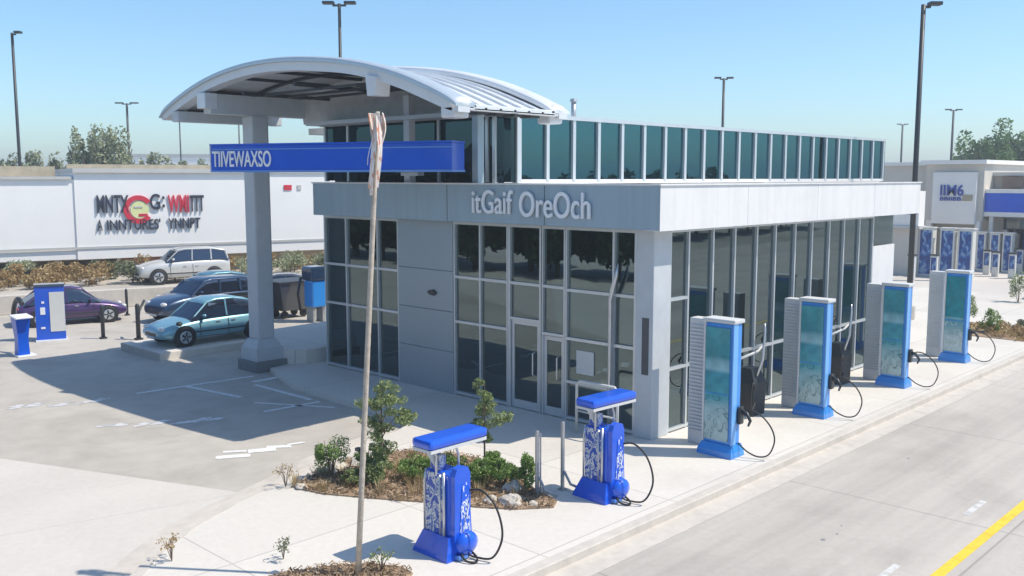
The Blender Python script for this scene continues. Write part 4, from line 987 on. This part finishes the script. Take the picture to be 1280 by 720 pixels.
MB().box(-.26, .12, -.02, 0, .1, .17).build('logo_mark', M['bgtrim'], ws, (5.95, -.126, 3.5+Z0)); MB().box(-.05, .34, -.02, 0, -.30, -.18).build('logo_mark', M['red'], ws, (5.95, -.126, 3.5+Z0))
sq = MB().box(-.2, .2, -.03, .0, -.13, .13).build('small_red_sign', M['red'], ws, (13.1, -.07, 4.5+Z0)); MB().box(-.1, .1, -.03, 0, -.12, .12).build('small_grey_sign', M['bgtrim'], ws, (13.7, -.07, 4.5+Z0))
# low wall in front of the hedge
lw = MB().box(-16, 26, -.15, .15, 0, .72, .02).build('low_wall', M['curb']); lw.location = (15.2, 34.9, LOT); lw.rotation_euler = (0, 0, ang2); tag(lw, 'long low concrete wall between the cars and the store hedge', 'wall')
lw.location = (16.3, 37.0, LOT)
# hedge bushes along the store
for i in range(46):
    u = -7+i*.66; rs = random.Random(i+50)
    dd = 1.2+2.6*((i*5) % 3)/2; x = 15.9+cos(ang2)*u+sin(ang2)*dd; y = 50.2+sin(ang2)*u-cos(ang2)*dd
    kind = rs.choice(['leafE', 'leafG', 'leafE', 'leafE', 'leafG', 'leafD'])
    t = thing('hedge_bush', 'autumn-toned low bush in the row along the white store' , 'bush', (x, y, LOT), group='bushes along the foot of the white store')
    a = MB(); leaves(a, (0, 0, .52), (.95, .75, .58), 800, .085, 300+i, 9, .45, .4, .5); a.build('foliage', M[kind], t)
    a = MB(); a.tube([(0, 0, 0), (.05, 0, .5)], [.04, .02], 5); a.build('stem', M['bark'], t)

# ------------------------------------------------------------------ right background stores
rs0 = thing('beige_store', 'beige strip store with blue lettering on its cream tower', 'building', (56, 14, LOT), 0)
def rb(x0, x1, y0, y1, z0, z1, nm, m, bev=0): return MB().box(x0-56, x1-56, y0-14, y1-14, z0-LOT, z1-LOT, bev).build(nm, M[m], rs0)
# faces towards -x; y grows to the left in the picture
rb(58, 70, 6, 40, 0, 5.1, 'wall', 'bgbeige')
rb(57.6, 70, 5.9, 40.2, 5.101, 5.3, 'coping', 'bgtrim')
rb(57.0, 66, 20.7, 30, 0, 5.7, 'side_wall', 'bgbeige'); rb(56.8, 66.2, 20.72, 30.1, 5.701, 5.9, 'side_coping', 'bgcream')
rb(56.2, 66, 17.55, 20.7, 2.6, 5.75, 'tower', 'bgbeige'); rb(55.8, 66.2, 17.35, 20.9, 5.751, 5.98, 'tower_coping', 'bgcream')
rb(55.9, 56.19, 17.85, 20.2, 2.4, 5.3, 'tower_panel', 'bgcream')
rb(56.2, 56.6, 20.3, 20.6, 0, 2.59, 'pier', 'bgcream'); rb(56.2, 56.6, 17.65, 17.9, 0, 2.59, 'pier', 'bgcream')
rb(56.5, 58, 5, 17.54, 3.1, 4.15, 'blue_awning', 'blue'); rb(56.4, 58, 5, 17.54, 2.85, 3.099, 'awning_trim', 'bgcream'); rb(56.45, 58, 5, 17.54, 4.151, 4.35, 'awning_trim', 'bgcream')
rb(57.5, 57.599, 15.9, 17.0, 4.45, 5.05, 'brown_sign', 'brown')
for y in (6.3, 8.5, 10.6, 12.8, 15): rb(57.85, 57.999, y, y+1.9, .3, 2.7, 'shop_window', 'dglass')
for y in (6.1, 8.3, 10.4, 12.6, 14.8, 17.1): rb(56.6, 56.8, y, y+.2, 0, 2.84, 'post', 'bgcream')
for k, y in enumerate((14.1, 14.7, 15.3, 15.9, 16.5, 13.2, 12.3)): rb(57.2, 57.5, y, y+.35, .2, 1.9+.2*(k % 3), 'stacked_goods', ['rag', 'brick', 'vblue', 'tan'][k % 4])
text('IIM6', .85, .03, 'store_lettering', M['ink2'], rs0, (55.86-56, 19.75-14, 3.98-LOT), (radians(90), 0, radians(-90)), extra=.012, fit=(1.25, .62))
text('BBIIBB', .35, .02, 'store_lettering', M['ink2'], rs0, (55.86-56, 19.75-14, 3.7-LOT), (radians(90), 0, radians(-90)), extra=.004, fit=(1.15, .22))
rb(55.87, 55.899, 18.0, 18.55, 3.7, 4.05, 'small_tan_sign', 'tan')
cs_ = thing('cream_store', 'pale cream flat-roofed block with a small blue panel behind the shop end', 'building', (50, 18.6, LOT), 0)
MB().box(0, .8, .1, 8, 2.5-LOT, 4.3-LOT).build('upper_wall', M['bgcream'], cs_); MB().box(-.1, .8, 0, 8.1, 2.35-LOT, 2.499-LOT).build('ledge', M['bgtrim'], cs_)
MB().box(-.04, -.001, .2, .75, 3.1-LOT, 4.0-LOT).build('blue_panel', M['vblue'], cs_)
MB().box(.3, .8, .2, 8, 0, 2.34-LOT).build('lower_wall', M['bgbeige'], cs_)
# rows of blue vending lockers
def locker(x, y, w, h, label, rz=0):
    t = thing('blue_locker', label, 'locker', (x, y, LOT), rz, 'tall blue lockers in front of the far stores')
    MB().box(0, .5, 0, w, 0, h, .02).build('cabinet', M['cream'], t); MB().box(-.02, -.001, .08, w-.08, .12, h-.1).build('blue_door', M['vblue'], t); MB().box(-.05, .55, -.05, w+.05, h+.001, h+.06).build('top', M['louver'], t)
LK = [(50.5, 19.6, .5, 2.5, 'blue locker showing just past the end of the shop wall'), (50.5, 18.1, .72, 2.5, 'wide blue locker right of the tall black lamp pole'), (50.5, 17.03, .72, 2.5, 'left one of the two blue lockers standing above the farthest display'), (50.5, 16.14, .72, 2.5, 'right one of the two blue lockers standing above the farthest display'),
 (55.4, 17.05, .46, 2.1, 'slim blue locker under the blue awning, leftmost there'), (55.4, 16.33, .5, 2.1, 'slim blue locker under the blue awning, middle one'), (55.4, 15.7, .48, 2.1, 'slim blue locker under the blue awning, right one')]
for l in LK: locker(*l)
for i, (px_, D_) in enumerate(((1236, 50), (1247, 49), (1258, 53), (1268, 48), (1277, 51), (1142, 47), (1170, 47))):
    x, y = (px_-640)/1180*D_, D_
    t = thing('payment_pedestal', ['slim blue and white pedestal leftmost below the blue awning', 'slim pedestal second from left below the blue awning', 'middle slim pedestal below the blue awning', 'slim pedestal nearest the right edge but one', 'slim pedestal at the right edge of the far lot', 'slim pedestal between the lamp pole and the wide blue locker', 'slim pedestal just right of the wide blue locker'][i], 'pedestal', (y*cos(radians(43.77))+x*sin(radians(43.77)), y*sin(radians(43.77))-x*cos(radians(43.77)), LOT), 0, 'slim pedestals in the far lot')
    MB().box(-.12, .12, -.16, .16, 0, 1.25, .03).build('column', M['louver'], t); MB().box(-.135, -.121, -.12, .12, .5, 1.15).build('blue_face', M['vblue'], t); MB().box(-.16, .16, -.2, .2, 1.252, 1.32, .02).build('cap', M['dark'], t)

car('parked_car', 'white car parked at the right edge in front of the blue awning store', (50, 9.6, LOT), radians(100), 4.2, 1.7, 1.35, M['carwhite'])
car('parked_car', 'blue car parked at the right edge nearer the planted strip', (43.5, 9.5, LOT), radians(95), 4.0, 1.7, 1.3, M['carblue'])
car('parked_car', 'dark car parked far back below the blue awning', (53.5, 10.6, LOT), radians(95), 4.0, 1.7, 1.3, M['cargrey'])
# planting on the right
struct(MB().poly([(31.5, 8.3), (34.5, 8.3), (34.5, 11.3), (31.5, 11.3)], LOT-.02, .02).build('verge', M['mulch']))
a = MB()
for i in range(5): leaves(a, (33+random.uniform(-1, 1), 8.6+i*.6, .12), (1.3, .5, .2), 700, .05, 500+i, 10, .4, .8)
tag(a.build('ground_cover', M['leafE']), 'olive brown ground cover past the farthest display', 'ground cover', kind='stuff')
struct(MB().poly([(39.5, 7), (43, 7), (43, 13.0), (39.5, 13.0)], LOT-.02, -.02).build('grass_verge', M['leafD']))
for i, (x, y, h, w, lab) in enumerate(((31.9, 10.3, 1.5, .42, 'taller bush behind the farthest teal display'), (32.6, 9.7, .9, .35, 'upright leafy bush next to the taller one behind the farthest display'), (41, 10.2, .7, .6, 'round bush on the verge in front of the blue car'), (41.5, 11.4, 1.3, .5, 'bush on the verge below the blue lockers'), (33.8, 8.9, .5, .5, 'low bush at the right edge beyond the pavement'))):
    t = shrub(x, y, h, w, lab, ['leafB', 'leafA', 'leafD', 'leafB', 'leafD'][i], 700, 700+i, .06, LOT); t['group'] = 'bushes beyond the pavement end'

# ------------------------------------------------------------------ trees
def tree(name, loc, H_, R_, m, label, seed, n_=2600, leaf=.16, group='trees beyond the stores', clumps=26, tall=.42, cat='tree'):
    t = thing(name, label, cat, loc, random.Random(seed).uniform(0, 6), group)
    a = MB(); a.tube([(0, 0, 0), (.05, 0, H_*.3), (0, .05, H_*.62)], [H_*.028, H_*.02, H_*.010], 7)
    rs = random.Random(seed)
    for k in range(6):
        an = k*1.05+rs.random(); a.tube([(0, 0, H_*(.28+.04*k)), (cos(an)*R_*.4, sin(an)*R_*.4, H_*(.45+.05*k)), (cos(an)*R_*.75, sin(an)*R_*.75, H_*(.58+.055*k))], [H_*.012, H_*.008, H_*.003], 5)
    a.build('trunk', M['bark'], t)
    a = MB(); leaves(a, (0, 0, H_*(1-tall)), (R_, R_, H_*tall), n_, leaf, seed, clumps, .30, .5, .55); a.build('crown', M[m], t)
    return t
# left group, D about 80 m: screen-left direction
A = radians(43.77)
def far(px, D):   # ground point seen at photo column px at depth D (for background placement)
    lat = (px-640)/1180*D*1.0
    return (D*cos(A)+lat*sin(A), D*sin(A)-lat*cos(A))
tl = ['olive tree in the far cluster left of the canopy, leftmost tall one', 'tall olive tree in the far cluster, second from left', 'tall olive tree in the far cluster, third from left', 'olive tree by the short lamp pole']
for i, (px, D, H_, R_) in enumerate(((106, 66, 8.5, 1.2), (122, 66, 9.5, 1.4), (139, 67, 9.6, 1.4), (153, 66, 8.9, 1.2))):
    tree('olive_tree', (*far(px, D), LOT), H_, R_, 'leafG', tl[i], 800+i, 2600, .14)
bl = [(px_, 74+(px_*7 % 9), 6.6+(px_*13 % 10)*.09) for px_ in (-8, 6, 20, 33, 46, 58, 70, 82, 94, 172, 184, 196, 208, 222, 238, 254)]
for i, (px, D, H_) in enumerate(bl):
    tree('background_bush_tree', (*far(px, D), LOT), H_, 1.7, 'leafG' if i % 3 else 'leafD', 'low far olive tree showing above the white store roof', 830+i, 1500, .17, 'low far trees above the white store roof', 12)
trl = [(1200, 88, 7.2, 2.2), (1214, 86, 8.8, 2.6), (1238, 84, 9.6, 3.0), (1262, 86, 9.2, 3.0), (1284, 84, 9.4, 3.0), (1180, 110, 6.6, 2.5), (1126, 120, 6.9, 2.5), (1150, 125, 6.6, 2.5), (1310, 88, 9, 3)]
for i, (px, D, H_, R_) in enumerate(trl):
    tree('leafy_tree', (*far(px, D), LOT), H_*1.04, R_, 'leafC', ['small green tree left of the right-hand group above the beige store', 'green tree second in the group above the beige store', 'tallest green tree above the blue awning store', 'broad green tree right of the tallest one', 'green tree cut by the right edge of the picture', 'low far tree behind the second lamp pole', 'tiny far tree just right of the clerestory end', 'tiny far tree left of the beige tower', 'green tree just past the right edge of the picture'][i], 860+i, 5200, .2, clumps=30, tall=.46)
# far pale building and hills
fb = thing('far_warehouse', 'low pale warehouse far behind the white store', 'building', (*far(205, 150), LOT), A-radians(90)+radians(5))
MB().box(-8, 12, 0, 10, 0, 8.3).build('wall', M['bgwhite'], fb); MB().box(-8.1, 12.1, -.1, 10.1, 8.301, 8.8).build('roof', M['bgtrim'], fb)
# tree belts across the roads (they show in the glass)
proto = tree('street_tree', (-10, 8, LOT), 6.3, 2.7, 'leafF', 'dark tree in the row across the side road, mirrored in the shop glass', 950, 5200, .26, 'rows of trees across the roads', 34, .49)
rs = random.Random(31)
pos = [(-8+rs.uniform(-1.2, 1.2), 11+i*3.0) for i in range(18)]+[(6+i*3.4, -26+rs.uniform(-1.2, 1.2)) for i in range(26)]
for x, y in pos:
    c = copy_tree(proto); c.location = (x, y, LOT); c.rotation_euler = (0, 0, rs.uniform(0, 6)); s_ = rs.uniform(.85, 1.12)*(1 if x < 0 else .84); c.scale = (s_, s_, s_)
    c['label'] = 'dark tree in the row across the side road, mirrored in the shop glass' if x < 0 else 'dark tree in the row beyond the main road, mirrored in the road-side glass'
    c['group'] = 'trees across the side road' if x < 0 else 'trees beyond the main road'
proto['group'] = 'trees across the side road'

# ------------------------------------------------------------------ lamp poles
def lamp(px, D, H_, label, arms=2, r=.1, rz=None, loc=None, armlen=.75):
    x, y = loc if loc else far(px, D)
    t = thing('lamp_pole', label, 'lamp pole', (x, y, LOT), A if rz is None else rz, 'dark parking lot lamp poles')
    r *= .8
    MB().tube([(0, 0, .6), (0, 0, H_)], [r, r*.75], 10).build('pole', M['dark'], t, smooth=True)
    MB().tube([(0, 0, 0), (0, 0, .6)], r*2.2, 12).build('footing', M['curb'], t)
    for s_ in ((-1, 1) if arms == 2 else (-1,)):
        MB().box(-.05, .05, min(0, s_*armlen*.4), max(0, s_*armlen*.4), H_-.12, H_-.04).build('arm', M['dark'], t)
        MB().box(-.16, .16, s_*armlen*.3 if s_ > 0 else -armlen, armlen if s_ > 0 else -armlen*.3, H_-.03, H_+.09, .02).build('lamp_head', M['dark'], t)
    return t
lamp(30, 52, 12.85, 'tall dark lamp pole at the far left above the white store', 1, .12, armlen=.5)
lamp(166, 92, 12.2, 'shorter double-headed lamp pole beside the olive trees', 2, .17, armlen=1.1)
lamp(230, 118, 12.6, 'thin far lamp pole below the left tip of the curved canopy', 1, .14)
lamp(303, 118, 12.6, 'thin far lamp pole seen under the curved canopy', 1, .14)
lamp(430, 42, 12.6, 'double-headed dark lamp pole rising above the curved canopy', 2, .11, armlen=.72)
lamp(900, 70, 12.3, 'double-headed dark lamp pole rising behind the clerestory', 2, .15, armlen=.68)
lamp(1143, 33, 11.0, 'thick near black lamp pole rising past the shop end', 1, .13, loc=far(1140.5, 33.2), armlen=.6)
lamp(1122, 130, 12.3, 'tiny far lamp pole right of the clerestory end', 2, .2)
lamp(1184, 98, 12.0, 'double-headed far lamp pole before the green trees', 2, .18, armlen=.85)

hz = MB().box(-905, 905, -905, 905, -1.2, 15).build('haze', M['dark']); hz.data.materials.clear()
hm = bpy.data.materials.new('air'); hm.use_nodes = True; hn = hm.node_tree; hn.nodes.remove(hn.nodes['Principled BSDF'])
pv = hn.nodes.new('ShaderNodeVolumePrincipled'); pv.inputs['Color'].default_value = (.92, .96, 1, 1); pv.inputs['Density'].default_value = .0017; pv.inputs['Anisotropy'].default_value = .2
hn.links.new(pv.outputs[0], hn.nodes['Material Output'].inputs['Volume']); hz.data.materials.append(hm); tag(hz, kind='stuff', label='thin pale summer haze over the whole place', cat='haze')
# ------------------------------------------------------------------ sky, sun, camera
w = bpy.data.worlds.new('World'); S.world = w; w.use_nodes = True
N = w.node_tree.nodes; L = w.node_tree.links
bg = N['Background']; sky = N.new('ShaderNodeTexSky'); sky.sky_type = 'NISHITA'; sky.sun_disc = False
dirv = Vector((.42, -.54, 1.0)).normalized()
sky.sun_elevation = math.asin(dirv.z); sky.sun_rotation = atan2(dirv.x, dirv.y)
sky.altitude = 0; sky.air_density = 1.0; sky.dust_density = .7; sky.ozone_density = 5
tn = N.new('ShaderNodeVectorMath'); tn.operation = 'MULTIPLY'; tn.inputs[1].default_value = (.83, .95, .97)
L.new(sky.outputs[0], tn.inputs[0]); L.new(tn.outputs[0], bg.inputs[0]); bg.inputs[1].default_value = .145
sl = bpy.data.lights.new('sun', 'SUN'); sl.energy = 3.7; sl.angle = radians(.5); sl.color = (1, .915, .79)
so = bpy.data.objects.new('sun', sl); C.objects.link(so); so.rotation_euler = (-dirv).to_track_quat('-Z', 'Y').to_euler(); so.location = (30, -40, 60)
cam = bpy.data.cameras.new('camera'); co = bpy.data.objects.new('camera', cam); C.objects.link(co)
cam.sensor_width = 36; cam.lens = 36*1180/1280; cam.clip_start = .05; cam.clip_end = 3000
co.location = (0, 0, 5.0); co.rotation_euler = (radians(90-6.670), 0, radians(43.7675-90))
S.camera = co
S.view_settings.view_transform = 'Standard'; S.view_settings.look = 'None'; S.view_settings.exposure = .42; S.view_settings.gamma = 1
S.render.resolution_x = 1024; S.render.resolution_y = 576
S.cycles.max_bounces = 8; S.cycles.transparent_max_bounces = 16
